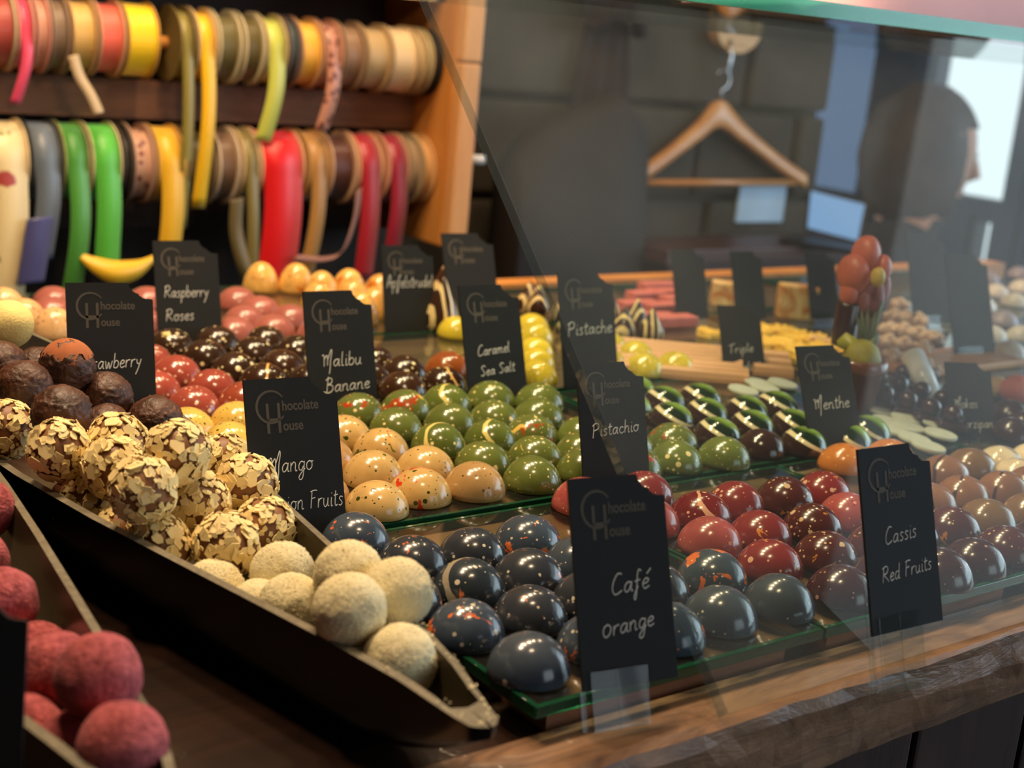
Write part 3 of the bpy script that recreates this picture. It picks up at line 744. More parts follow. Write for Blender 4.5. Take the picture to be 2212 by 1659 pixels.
# ------------------------------------------------------------------ handwriting: one-stroke letters, x-height 1
G = {
 'a': (1.15, ['.95,.8 .6,1 .2,.75 .1,.35 .3,.05 .65,.2 .9,.75', '.95,1 .9,.4 1,.05 1.15,.1']),
 'b': (1.0, ['.15,2 .12,1 .12,.05', '.12,.6 .45,1 .85,.8 .85,.3 .5,0 .12,.15']),
 'c': (.95, ['.85,.85 .5,1 .15,.65 .2,.2 .55,0 .95,.2']),
 'd': (1.1, ['.85,.85 .5,1 .15,.65 .2,.15 .55,.05 .85,.5', '.95,2 .9,1 .92,.1 1.1,.05']),
 'e': (.95, ['.15,.5 .6,.55 .85,.8 .6,1 .25,.8 .12,.4 .4,0 .95,.2']),
 'f': (.85, ['.85,1.8 .6,2 .4,1.6 .35,.6 .3,-.5 .15,-.9 .05,-.5 .5,.4', '.05,.9 .75,1']),
 'g': (1.1, ['.9,.85 .5,1 .15,.65 .2,.15 .55,.05 .85,.5', '.95,1 .9,0 .75,-.8 .4,-1 .2,-.7 .6,-.2 1.1,.2']),
 'h': (1.05, ['.15,2 .12,1 .1,0', '.1,.5 .45,1 .8,.8 .82,.3 .85,0 1.05,.05']),
 'i': (.5, ['.25,1 .22,.4 .3,0 .5,.1', '.26,1.4 .3,1.48']),
 'k': (1.0, ['.15,1.9 .12,0', '.8,1 .2,.45 .85,0']),
 'l': (.5, ['.2,2 .15,1 .2,.1 .5,.05']),
 'm': (1.6, ['.1,1 .12,0', '.12,.6 .4,1 .65,.8 .65,0', '.65,.6 1,1 1.25,.8 1.25,.2 1.4,0 1.6,.1']),
 'n': (1.1, ['.1,1 .12,0', '.12,.6 .5,1 .8,.8 .8,.25 .9,0 1.1,.1']),
 'o': (1.1, ['.55,1 .15,.75 .15,.25 .5,0 .9,.25 .9,.75 .55,1 .7,.9 1.1,.9']),
 'p': (1.05, ['.15,1 .12,0 .1,-1', '.12,.6 .45,1 .85,.8 .85,.3 .5,0 .12,.2']),
 'r': (.85, ['.12,1 .12,0', '.12,.5 .35,.9 .8,1']),
 's': (.85, ['.75,.9 .4,1 .2,.75 .5,.5 .7,.25 .4,0 .1,.1']),
 't': (.75, ['.35,1.7 .3,.8 .32,.15 .5,0 .75,.15', '.02,1.15 .75,1.25']),
 'u': (1.1, ['.1,1 .12,.3 .4,0 .75,.3 .85,1', '.85,1 .85,.2 1.1,.05']),
 'w': (1.4, ['.05,1 .25,.1 .4,.05 .65,.8 .85,.05 1,.1 1.3,1']),
 'y': (1.0, ['.1,1 .25,.45 .6,.4', '.9,1 .5,-.2 .1,-1']),
 'z': (.95, ['.1,.95 .8,.95 .15,.05 .9,.05']),
 'R': (1.5, ['.3,1.8 .25,.9 .2,0', '.0,1.75 .8,2 1.2,1.6 .9,1.1 .3,1 .8,.6 1.4,0']),
 'S': (1.3, ['1.15,1.75 .7,2 .25,1.65 .6,1.1 1,.6 .7,.05 .1,.15']),
 'P': (1.4, ['.3,1.8 .28,.9 .2,-.2', '.0,1.6 .6,2 1.2,1.8 1.1,1.15 .3,.9']),
 'C': (1.5, ['1.3,1.9 .8,2 .3,1.3 .2,.5 .6,0 1.4,.3']),
 'O': (1.3, ['.7,1.3 .2,1 .15,.4 .5,0 1,.3 1.1,.9 .7,1.3']),
 'F': (1.3, ['.35,1.9 .3,1 .25,0', '.1,1.8 .7,1.95 1.25,1.9', '.3,1.05 .95,1.15']),
 'B': (1.5, ['.5,2.3 .4,1.2 .35,.1', '.1,1.8 .6,2.1 1.1,1.9 1,1.35 .5,1.15 1.2,.95 1.25,.3 .7,-.05 -.2,.15']),
 'M': (1.75, ['.0,1.6 .2,1.7 .35,1.2 .4,.1', '.35,1.1 .75,1.6 .9,1.1 .92,.2', '.9,1.0 1.25,1.9 1.45,2.4 1.55,1.9 1.4,.9 1.4,.0 1.35,-.7 1.3,-1.0']),
 'A': (1.4, ['.1,0 .5,1.7 .8,2 1.0,1 1.2,0', '.2,.7 1.4,.85']),
 'T': (1.3, ['.6,1.9 .5,.9 .45,0', '-.1,1.7 .7,1.95 1.4,2.1']),
 'e_': (.95, ['.15,.5 .6,.55 .85,.8 .6,1 .25,.8 .12,.4 .4,0 .95,.2', '.6,1.4 1.1,1.9']),
 ' ': (.8, []),
}
def catmull(p, n=6):
    if len(p) < 3: return p
    q = [p[0]] + p + [p[-1]]; out = []
    for i in range(1, len(q) - 2):
        a, b, c, d = q[i - 1], q[i], q[i + 1], q[i + 2]
        for k_ in range(n):
            t = k_ / n
            out.append(tuple(0.5 * (2 * b[j] + (c[j] - a[j]) * t + (2 * a[j] - 5 * b[j] + 4 * c[j] - d[j]) * t * t + (3 * b[j] - a[j] - 3 * c[j] + d[j]) * t ** 3) for j in (0, 1)))
    out.append(p[-1]); return out
def write_bm(bm, text, x, y, xh, W, slant=0.12, up=0.0, width=None, pen=0.00042):
    """letters laid in the x/z plane of a sign, fitted to a width"""
    chars = []; i = 0
    while i < len(text):
        ch = text[i]
        if ch == 'é': ch = 'e_'
        chars.append(ch); i += 1
    tot = sum(G[c][0] for c in chars) + 0.12 * len(chars)
    sx = width / tot if width else xh
    cx = 0
    for c in chars:
        adv, st = G[c]
        for s in st:
            pts = [tuple(map(float, q.split(','))) for q in s.split()]
            pts = catmull(pts)
            P3 = []
            for px, py in pts:
                X = x + (cx + px) * sx + py * xh * slant
                P3.append((X, -0.0007, y + py * xh + (X - x) * up))
            # flat chalk stroke with a little height
            strip_bm(bm, P3, (0, 0, 1), 0, 0) if False else tube_flat(bm, P3, pen)
        cx += adv + 0.12
def tube_flat(bm, P3, pen):
    pts = [Vector(p) for p in P3]; n = len(pts); A = []
    for i, p in enumerate(pts):
        t = pts[min(i + 1, n - 1)] - pts[max(i - 1, 0)]
        t = t.normalized() if t.length > 1e-9 else Vector((1, 0, 0))
        nn = Vector((-t.z, 0, t.x)) * pen * 0.5
        A.append((bm.verts.new(p - nn), bm.verts.new(p + nn), bm.verts.new(p + nn * 0.2 + Vector((0, -0.00012, 0)))))
    for a, b in zip(A, A[1:]):
        bm.faces.new((a[0], b[0], b[2], a[2])); bm.faces.new((a[2], b[2], b[1], a[1]))

def font_bm(bm, text, x, z, size, sx=1.0):
    cu = bpy.data.curves.new('t', 'FONT'); cu.body = text; cu.size = size; cu.offset = size * 0.022
    to = bpy.data.objects.new('t', cu); COL.objects.link(to)
    dg = bpy.context.evaluated_depsgraph_get(); me = to.evaluated_get(dg).to_mesh()
    vs = [bm.verts.new((x + v.co.x * sx, -0.00072, z + v.co.y)) for v in me.vertices]
    for p in me.polygons:
        try: bm.faces.new([vs[i] for i in p.vertices])
        except ValueError: pass
    to.evaluated_get(dg).to_mesh_clear()
    bpy.data.objects.remove(to); bpy.data.curves.remove(cu)

SW, SH = 0.042, 0.074
def board_mesh(W, H):
    rd = random.Random(5)
    out = [(0, 0), (W, 0), (W, H * 0.885)]
    n = 22
    for i in range(1, n):
        t = i / n
        x = W - t * W * 0.29; zz = H * 0.885 + t * H * 0.115
        sag = -math.sin(t * PI) * 0.0011 - abs(math.sin(t * PI * 2)) * 0.0006
        out.append((x + sag + rd.uniform(-.00025, .00025), zz + sag + rd.uniform(-.00025, .00025)))
    out += [(W * 0.71, H), (0, H)]
    bm = bmesh.new()
    f = [bm.verts.new((x, -0.0006, z)) for x, z in out]; b = [bm.verts.new((x, 0.0006, z)) for x, z in out]
    bm.faces.new(f); bm.faces.new(list(reversed(b)))
    for i in range(len(out)): bm.faces.new((f[i], b[i], b[(i + 1) % len(out)], f[(i + 1) % len(out)]))
    return mesh_of(bm, M_black, False)
def logo_mesh(W, H):
    bm = bmesh.new()
    cx, cz, R, T = W * 0.27, H * 0.845, W * 0.165, W * 0.026
    prev = None
    for i in range(37):
        a = math.radians(35 + 290 * i / 36)
        q = T * (0.55 + 0.45 * math.sin(i / 36 * PI))
        p0 = bm.verts.new((cx + (R - q) * math.cos(a), -0.0007, cz + (R - q) * math.sin(a)))
        p1 = bm.verts.new((cx + R * math.cos(a), -0.0007, cz + R * math.sin(a)))
        if prev: bm.faces.new((prev[0], prev[1], p1, p0))
        prev = (p0, p1)
    def bar(x0, x1, z0, z1):
        v = [bm.verts.new((x, -0.00071, z)) for x, z in ((x0, z0), (x1, z0), (x1, z1), (x0, z1))]; bm.faces.new(v)
    bar(W * .215, W * .245, H * .70, H * .865); bar(W * .335, W * .365, H * .70, H * .865); bar(W * .215, W * .365, H * .765, H * .782)
    font_bm(bm, 'hocolate', W * .385, H * .822, W * .135, 0.85); font_bm(bm, 'ouse', W * .385, H * .712, W * .135, 0.85)
    return mesh_of(bm, M_logo, False)
BOARD = board_mesh(SW, SH); LOGO = logo_mesh(SW, SH)
def holder_mesh(zb):
    bm = bmesh.new()
    box_bm(bm, SW * 0.06, SW * 0.66, -0.0022, -0.0009, zb, 0.0068, 0.0003)
    box_bm(bm, SW * 0.06, SW * 0.66, -0.0009, 0.012, zb, zb + 0.0012, 0.0003)
    box_bm(bm, SW * 0.33, SW * 0.345, -0.0026, -0.0022, zb, 0.0068, 0.0001)
    box_bm(bm, -SW * 0.02, SW * 0.05, 0.0009, 0.0022, zb, 0.024, 0.0003)
    return mesh_of(bm, M_clear, False)
HOLDER = holder_mesh(-0.0045); HOLDER_TALL = holder_mesh(-0.0145); HOLDER_HIGH = holder_mesh(-0.0245)
def price_card(pos, yaw, tilt, s, a, lines, label, logo=True, holder=True):
    t = empty('price_card', pos)
    t.rotation_euler = Matrix((( math.cos(yaw), -math.sin(yaw), 0), (math.sin(yaw), math.cos(yaw), 0), (0, 0, 1))).to_euler()
    Rm = Matrix.Rotation(yaw, 4, 'Z') @ Matrix.Rotation(-tilt, 4, 'X') @ Matrix.Diagonal((s, s, s * a, 1))
    Rm.translation = Vector(pos)
    t.matrix_world = Rm
    tag(t, label, 'sign', 'black chalk price cards')
    link('board', BOARD, t)
    if logo: link('logo', LOGO, t)
    for (txt, x, z, xh, wd, up) in lines:
        bm = bmesh.new(); write_bm(bm, txt, SW * x, SH * z, SH * xh, SW, up=up, width=SW * wd)
        link('handwriting', mesh_of(bm, M_chalk, False), t)
    if holder: link('clear_holder', HOLDER_HIGH if pos[2] > 0.006 and pos[1] < .34 else HOLDER_TALL if pos[2] > 0.001 and pos[1] < .34 else HOLDER, t)
    return t
L = []
price_card(tuple(at_z(1258, 1495, .0025)), -.17, .35, .935, 1.06, [('Café', .35, .43, .048, .42, .08), ('Orange', .23, .235, .045, .56, .1)], 'front black card reading Café Orange, on the beam before the blue pralines')
price_card(tuple(CC + (Vector((0.4542, 0.3225, -.008)) - CC) * 0.915), -.056, .309, 1.043 * 0.915, 1.004, [('Cassis', .26, .47, .045, .46, .06), ('Red Fruits', .18, .27, .042, .72, .06)], 'black card reading Cassis Red Fruits on the right of the front beam')
price_card((0.4407, 0.4925, -.008), -.09, .295, 0.985, 1.0, [('Pistachio', .16, 0.49, .045, .72, .04)], 'black card reading Pistachio before the green pralines')
price_card((0.5642, 0.6615, -.006), -.03, .27, 1.07, 1.03, [('Pistache', .1, 0.49, .052, .84, .02)], 'black card reading Pistache behind the Pistachio card')
price_card((0.4887, 0.6608, -.008), -.05, .34, 1.04, 1.01, [('Caramel', .2, 0.43, .042, .56, .08), ('Sea Salt', .22, 0.27, .04, .6, .08)], 'black card reading Caramel Sea Salt left of the yellow pralines')
price_card((0.5908, 0.8315, -.006), -.087, .36, 1.06, 1.0, [], 'blank-looking black card standing behind the Caramel card')
price_card((0.5335, 0.8315, -.010), -.087, .25, 1.0, .99, [('Apfelstrudel', .06, 0.58, .06, .92, .0)], 'black card reading Apfelstrudel beside the golden pralines')
price_card((0.3604, 0.8315, -.008), -.075, .28, 1.04, 1.005, [('Raspberry', .12, 0.52, .05, .7, .0), ('Roses', .12, 0.32, .05, .45, .02)], 'black card reading Raspberry Roses before the pink pralines')
price_card((0.2400, 0.6601, .003), -.1655, .2747, 1.035, 1.0, [('Strawberry', .12, 0.42, .05, .72, .04)], 'black card reading Strawberry behind the cocoa truffles')
price_card((0.3787, 0.6616, -.008), -.05, .274, 1.032, 1.015, [('Malibu', .2, 0.44, .052, .6, .02), ('Banane', .22, 0.25, .05, .68, .04)], 'black card with two handwritten words ending in Banane')
price_card((0.2599, 0.4935, -.008), -.089, .325, 1.018, 1.038, [('Mango', .2, 0.48, .05, .48, .02), ('Passion Fruits', .06, 0.27, .05, .92, .0)], 'black card reading Mango Passion Fruits behind the almond truffles')
price_card((0.6106, 0.4925, -.004), -.129, .43, 0.955, .97, [('Menthe', .16, 0.45, .052, .7, .02)], 'black card reading Menthe among the dark mint pralines')
price_card((0.7096, 0.6606, -.006), -.339, .50, 0.79, .96, [('Triple', .16, 0.36, .06, .6, .1), ('Praliné', .26, 0.14, .055, .6, .05)], 'black card reading Triple Praliné before the tan bars', logo=False)
price_card((0.7399, 0.4910, -.006), -.452, .50, 0.76, .96, [('Mokos', .12, 0.44, .06, .52, .05), ('Marzipan', .15, 0.20, .06, .8, .05)], 'black card reading Mokos Marzipan right of the mint discs', logo=False)
price_card(tuple(at_z(22, 1700, 0.0) - Vector((SW * .98, 0.0, 0.01))), -.5, .2, 1.0, 1.0, [], 'dark card edge at the lower left corner before the pink truffles', logo=False, holder=False)
# distant cards seen through the glass
far_cards = [(1462, 690, .96, 'dark far card left of the first marbled square'), (1590, 690, .95, 'dark far card between the two marbled squares'),
             (1752, 690, 1.0, 'dark far card right of the second marbled square'), (1975, 700, 1.02, 'dark far card right of the tulip pot'), (2062, 770, 1.12, 'dark far card near the pale chocolates')]
for x, y, d, lb in far_cards:
    p = at_z(x, y, 0.004)
    price_card(tuple(p), -.12, .34, (1.1 if x > 1900 else .78), 1.0, [('Noir' if False else 'ooo', .3, .4, .04, .3, 0)] if False else [], lb, logo=False)

# ------------------------------------------------------------------ sneeze guard and shelf of glass
gp = empty('glass_guard', (1.1, 0.31, -0.012)); tag(gp, 'slanted clear glass guard over the right part of the counter', 'guard')
bm = bmesh.new()
x0, x1 = 0.349, 1.5
A = Vector((0, 0.3055, -0.0112)); B = Vector((0, 0.5425, 0.2355)); nrm = Vector((0, -(B - A).z, (B - A).y)).normalized() * 0.005
q = [bm.verts.new(Vector((x, 0, 0)) + p) for x in (x0, x1) for p in (A, B, B + nrm, A + nrm)]
for f in ((0, 1, 2, 3), (4, 5, 6, 7), (0, 1, 5, 4), (1, 2, 6, 5), (2, 3, 7, 6), (3, 0, 4, 7)): bm.faces.new([q[i] for i in f])
o = link('pane', mesh_of(bm, M_pane, False), gp); o.location = -gp.location
bm = bmesh.new()
for x in (x0,):
    q = [bm.verts.new(Vector((x + dx, 0, 0)) + p) for dx in (-0.0006, 0.0) for p in (A, B, B + nrm, A + nrm)]
    for f in ((0, 1, 2, 3), (4, 5, 6, 7), (0, 1, 5, 4), (1, 2, 6, 5), (2, 3, 7, 6), (3, 0, 4, 7)): bm.faces.new([q[i] for i in f])
o = link('ground_edge', mesh_of(bm, clear_glass('ground_edge', (0.80, 0.86, 0.88, 1), 0.12, (0.5, 0.58, 0.66, 1)), False), gp); o.location = -gp.location

def shelf_z(y): return 0.2428 + (y - .5435) / (1.05 - .5435) * (0.2265 - 0.2428) + 0.0086
sh = empty('glass_shelf', (1.2, 0.8, 0.236)); tag(sh, 'thick clear glass shelf with teal edge above the chocolates', 'shelf')
def slab(bm, x0, x1, yf, zf, yb, zb, t):
    v = [bm.verts.new((x, y, z)) for x in (x0, x1) for y, z in ((yf, zf), (yb, zb), (yb, zb + t), (yf, zf + t))]
    for f in ((0, 1, 2, 3), (4, 5, 6, 7), (0, 1, 5, 4), (1, 2, 6, 5), (2, 3, 7, 6), (3, 0, 4, 7)): bm.faces.new([v[i] for i in f])
bm = bmesh.new(); slab(bm, 0.40, 1.5, 0.5435, 0.2428, 0.82, shelf_z(.82) - .0086, 0.0085)
o = link('plate', mesh_of(bm, M_shelfglass, False), sh); o.location = -sh.location
bm = bmesh.new(); slab(bm, 0.40, 1.5, 0.539, 0.2430, 0.5434, 0.2428, 0.0086)
o = link('teal_edge', mesh_of(bm, M_teal, False), sh); o.location = -sh.location
for x in (1.47,):
    o = box('post', x - .008, x + .008, 0.79, 0.806, 0.0002, shelf_z(.806) - .0095, M_steel, sh); o.location = -sh.location

M_pinkpaper = plain('pink_paper', lin(236, 186, 196), 0.7, var=0.08, vscale=14)
M_orangepaper = plain('orange_paper', lin(214, 106, 60), 0.6)
pk = empty('gift_bag', (0.80, 0.64, shelf_z(.6))); tag(pk, 'pale pink creased gift bag lying on the glass shelf', 'bag')
bm = bmesh.new()
N1, N2 = 22, 12
grid = []
for i in range(N1 + 1):
    rowv = []
    for j in range(N2 + 1):
        u, v_ = i / N1, j / N2
        x = 0.66 + 0.42 * u; y = 0.57 + 0.14 * v_
        ed = min(u, 1 - u) * 6; ed = min(1, ed); e2 = min(1, min(v_, 1 - v_) * 5)
        zz = shelf_z(y) + 0.0022 + 0.052 * (ed * e2) ** 0.6 + 0.004 * mnoise.noise(Vector((u * 6, v_ * 4, 2))) * ed * e2 - 0.006 * math.exp(-((v_ - 0.18 - 0.1 * u) / 0.03) ** 2) * e2
        rowv.append(bm.verts.new((x, y, zz)))
    grid.append(rowv)
for i in range(N1):
    for j in range(N2): bm.faces.new((grid[i][j], grid[i + 1][j], grid[i + 1][j + 1], grid[i][j + 1]))
bt = [[bm.verts.new((v.co.x, v.co.y, shelf_z(v.co.y) + 0.0014)) for v in (r[0], r[-1])] for r in grid]
for i in range(N1): bm.faces.new((bt[i][0], bt[i + 1][0], bt[i + 1][1], bt[i][1]))
o = link('wrapper', mesh_of(bm, M_pinkpaper), pk); o.location = -pk.location
bm = bmesh.new(); tube_bm(bm, [Vector((0.67 + 0.4 * t, 0.596 + 0.012 * t, shelf_z(.6) + 0.050 - 0.003 * math.sin(t * 5))) for t in [i / 12 for i in range(13)]], 0.0012)  # brown line drawn in the bag's fold for its crease shade
o = link('crease_line', mesh_of(bm, plain('crease_brown', lin(140, 80, 84), 0.8)), pk); o.location = -pk.location
M_wicker = plain('dark_wicker', lin(64, 50, 40), 0.8)
for nb, (xa, xb) in enumerate(((0.80, 0.885), (0.965, 1.03))):
    b_ = empty('wicker_basket', ((xa + xb) / 2, 0.78, shelf_z(.78)))
    tag(b_, ('left' if nb == 0 else 'right') + ' dark woven basket standing at the back of the glass shelf', 'basket', 'dark baskets on the shelf')
    bm = bmesh.new()
    zb = shelf_z(.755) + 0.0005
    n = 18
    for i in range(n + 1):
        x = xa + (xb - xa) * i / n
        tube_bm(bm, [(x, 0.765, zb), (x + 0.0, 0.764, zb + 0.05)], 0.0022, 5)
    for j in range(9):
        z_ = zb + 0.003 + j * 0.0055
        tube_bm(bm, [(xa + (xb - xa) * i / 36, 0.765 + (0.0025 if (i // 2 + j) % 2 else -0.0025), z_) for i in range(37)], 0.0018, 5)
    o = link('front_weave', mesh_of(bm, M_wicker), b_); o.location = -b_.location
    o = box('body', xa + .001, xb - .001, 0.7695, 0.81, zb, zb + 0.048, M_wicker, b_); o.location = -b_.location
# ------------------------------------------------------------------ ribbon rack behind the counter
RY = 1.30                     # depth of the two rods
ZU, ZL = 0.1785, 0.0625
PX0 = 0.861
rk = empty('ribbon_rack', (0.6, 1.3, -0.016)); tag(rk, 'pine wooden ribbon rack with two rods full of ribbon spools', 'rack')
def rpart(name, me): o = link(name, me, rk); o.location = -rk.location; return o
bm = bmesh.new(); box_bm(bm, PX0, PX0 + 0.018, 1.247, 1.40, -0.016, 0.46, 0.002); rpart('side_panel', mesh_of(bm, M_pine, False))
bm = bmesh.new(); box_bm(bm, PX0 + 0.001, PX0 + 0.025, 1.232, 1.2468, -0.012, 0.182, 0.0025); box_bm(bm, PX0 + 0.001, PX0 + 0.025, 1.232, 1.2468, 0.1835, 0.46, 0.0025); rpart('front_trim', mesh_of(bm, wood_mat('pale_pine', lin(206, 142, 84), lin(232, 178, 118), 0.45, (12, 12, 2)), False))
bm = bmesh.new(); box_bm(bm, -0.2, PX0 - 0.0005, 1.318, 1.332, 0.1035, 0.1405); rpart('back_plank', mesh_of(bm, M_brownwood, False))
bm = bmesh.new(); box_bm(bm, -0.2, PX0 - 0.0005, 1.392, 1.40, -0.016, 0.46); rpart('back_board', mesh_of(bm, wood_mat('dark_back_board', lin(44, 30, 22), lin(70, 48, 32), 0.7, (3, 20, 20)), False))
bm = bmesh.new(); box_bm(bm, -0.2, PX0 - 0.0005, 1.27, 1.39, 0.255, 0.27); rpart('top_shelf', mesh_of(bm, M_brownwood, False))
for z_ in (ZU, ZL):
    bm = bmesh.new(); tube_bm(bm, [(-0.2, RY, z_), (PX0 - 0.001, RY, z_)], 0.006, 10); rpart('rod', mesh_of(bm, M_pine))
bm = bmesh.new(); tube_bm(bm, [(PX0 + 0.0185, 1.25, ZL + 0.018), (PX0 + 0.045, 1.24, ZL + 0.018)], 0.005, 10); rpart('metal_pin', mesh_of(bm, plain('pale_pin', lin(216, 212, 206), 0.4)))

def xr(px, zz, y_=None):
    """x on the rod line at height zz seen at this picture column"""
    lo, hi = -0.3, 1.2
    for _ in range(40):
        m = (lo + hi) / 2; d = Vector((m, RY - 0.033, zz)) - CC
        if CX + F * d.dot(CR) / d.dot(CF) < px: lo = m
        else: hi = m
    return lo
RM = {}
def ribbon_mat(col, pat=None):
    key = (col, pat)
    if key in RM: return RM[key]
    k = NT('satin_ribbon')
    c = lin(*col)
    if pat:
        v = k.coords(True)
        if pat == 'dots':
            vo = k.n('ShaderNodeTexVoronoi'); k.l(v, vo.inputs['Vector']); vo.inputs['Scale'].default_value = 120
            k.l(k.mix(k.math('LESS_THAN', vo.outputs['Distance'], 0.35), c, lin(110, 50, 40)), k.b.inputs['Base Color'])
        else:
            nz = k.noise(v, 28, 3)
            c2 = k.mix(k.step(nz, 0.60, 0.64), c, lin(176, 70, 62))
            nz2 = k.noise(k.coords(True, (1.2, 1, .8)), 33, 3)
            k.l(k.mix(k.step(nz2, 0.64, 0.68), c2, lin(110, 120, 60)), k.b.inputs['Base Color'])
    else: k.b.inputs['Base Color'].default_value = c
    k.b.inputs['Roughness'].default_value = 0.38; k.b.inputs['Anisotropic'].default_value = 0.4
    k.b.inputs['Sheen Weight'].default_value = 0.2
    RM[key] = k.m; return k.m
flange_cache = {}
def card_mat(col):
    if col not in flange_cache: flange_cache[col] = plain('spool_flange', lin(*col), 0.7)
    return flange_cache[col]
def spool(zr, p0, p1, col, label, fr=0.036, wr=0.032, fl=(206, 178, 140), tail=None, pat=None, row='upper'):
    xa, xb = xr(p0, zr), xr(p1, zr)
    t = empty('ribbon_spool', ((xa + xb) / 2, RY, zr))
    tag(t, label, 'ribbon spool', 'ribbon spools on the %s rod' % row)
    hw = (xb - xa) / 2 - 0.0006
    def lz(bm): 
        for v in bm.verts: v.co = Vector((v.co.z, v.co.x, v.co.y))
    bm = bmesh.new(); lathe_bm(bm, [(0.0068, -hw + .0016), (wr, -hw + .0016), (wr, hw - .0016), (0.0068, hw - .0016), (0.0068, -hw + .0016)], 40); lz(bm)
    me = mesh_of(bm, ribbon_mat(col, pat), False)
    link('wound_ribbon', me, t)
    for sgn in (-1, 1):
        bm = bmesh.new(); a, b = sorted((sgn * hw, sgn * (hw - .0014)))
        lathe_bm(bm, [(0.0068, a), (fr, a), (fr, b), (0.0068, b), (0.0068, a)], 40); lz(bm)
        link('flange', mesh_of(bm, card_mat(fl), False), t)
    if tail:
        L_, lean, sway = tail
        bm = bmesh.new(); pts = []
        for i in range(9):
            a = PI * 0.75 - i * PI * 0.75 / 8
            pts.append((0, -(wr + .001) * math.sin(a + PI / 2 * 0) if False else -(wr + 0.0008) * math.cos(a - 0.0) if False else 0, 0))
        pts = []
        for i in range(8):
            a = math.radians(60 - i * 60 / 7)          # from the top front round to the front
            pts.append((0, -(wr + 0.0008) * math.cos(a), (wr + 0.0008) * math.sin(a)))
        for i in range(1, 15):
            q = i / 14
            pts.append((lean * 0.7 * q * q + 0.0012 * math.sin(q * 5), -(wr + 0.0008) - sway * math.sin(q * 3.0), -L_ * q))
        strip_bm(bm, pts, (1, 0, 0), hw - 0.0022, 0.0005)
        link('ribbon_tail', mesh_of(bm, ribbon_mat(col, pat)), t)
    return t
U_ = [(-16, 36, (170, 70, 60), 'dusty red', None, (206, 182, 140)), (38, 76, (226, 72, 104), 'hot pink', (0.062, -.012, .004), (214, 150, 130)), (80, 112, (196, 140, 118), 'salmon', None, (214, 150, 130)),
 (114, 152, (128, 104, 84), 'grey-brown', None, (150, 122, 96)), (156, 212, (214, 172, 96), 'gold beige', None, (190, 150, 96)), (216, 272, (232, 104, 84), 'coral red', None, (214, 160, 120)),
 (276, 346, (250, 206, 20), 'bright yellow', None, (200, 150, 70)), (388, 424, (140, 126, 50), 'olive', (0.175, 0, .006), (120, 100, 50)), (428, 470, (244, 190, 20), 'golden yellow', (0.155, -.004, .008), (214, 184, 130)),
 (474, 522, (100, 90, 48), 'moss', None, (206, 190, 150)), (530, 572, (92, 80, 36), 'dark olive', None, (206, 190, 150)), (576, 622, (196, 200, 82), 'lime green', (0.088, -.014, .004), (190, 170, 120)),
 (626, 650, (50, 74, 78), 'dark teal', None, (110, 90, 84)), (652, 698, (238, 178, 62), 'amber', None, (196, 150, 100)), (702, 742, (196, 136, 112), 'dotted pink', (0.075, -.012, .004), (196, 140, 110)),
 (746, 790, (140, 108, 82), 'taupe', None, (150, 120, 92)), (794, 846, (186, 158, 112), 'sand', None, (176, 146, 104)), (850, 900, (226, 198, 152), 'cream', None, (206, 180, 140)),
 (902, 920, (200, 176, 136), 'pale beige', None, (190, 166, 124)), (922, 938, (186, 176, 140), 'sage beige', None, (176, 160, 120)), (940, 956, (50, 40, 32), 'black-brown', None, (44, 36, 30))]
for i, (a, b, c, nm, tl, fl) in enumerate(U_):
    spool(ZU, a, b, c, 'spool of %s ribbon, %s from left on the upper rod' % (nm, ORD[i] if i < 20 else 'last'), fl=fl, tail=tl, wr=0.0335 if nm in ('bright yellow', 'cream') else 0.031, pat='dots' if nm == 'dotted pink' else None)
L_ = [(-40, 62, (238, 214, 160), 'wide floral cream', (0.15, -.004, .004), (220, 196, 150)), (66, 132, (106, 116, 128), 'slate grey', (0.085, -.006, .003), (60, 60, 60)), (136, 192, (78, 150, 58), 'dark green', (0.125, -.006, .010), (150, 150, 90)),
 (196, 262, (92, 190, 66), 'bright green', (0.100, .004, .003), (206, 190, 140)), (264, 286, (40, 34, 26), 'black', None, (60, 50, 40)), (288, 334, (196, 150, 124), 'dotted rose', None, (190, 150, 124)),
 (338, 398, (238, 184, 40), 'sunny yellow', (0.100, 0, .003), (206, 160, 80)), (404, 462, (96, 84, 40), 'drab olive', None, (120, 96, 60)), (470, 516, (112, 84, 62), 'brown', None, (214, 190, 160)),
 (522, 558, (128, 112, 56), 'khaki', (0.12, .012, .004), (206, 176, 130)), (562, 654, (224, 20, 26), 'bright red', (0.125, -.004, .003), (224, 170, 130)), (664, 706, (176, 126, 62), 'antique gold', (0.11, -.010, .003), (190, 144, 84)),
 (714, 768, (84, 44, 32), 'chestnut', None, (206, 164, 130)), (772, 822, (168, 26, 40), 'crimson', (0.115, 0, .003), (214, 160, 120)), (836, 880, (150, 24, 46), 'ruby', (0.085, 0, .003), (206, 150, 120)), (884, 912, (150, 124, 96), 'stone', None, (160, 140, 110)), (914, 938, (196, 150, 96), 'tan', None, (206, 160, 104))]
for i, (a, b, c, nm, tl, fl) in enumerate(L_):
    spool(ZL, a, b, c, 'spool of %s ribbon, %s from left on the lower rod' % (nm, ORD[i]), fr=0.039, wr=0.036 if tl else 0.033, fl=fl, tail=tl, pat='dots' if nm == 'dotted rose' else 'floral' if 'floral' in nm else None, row='lower')
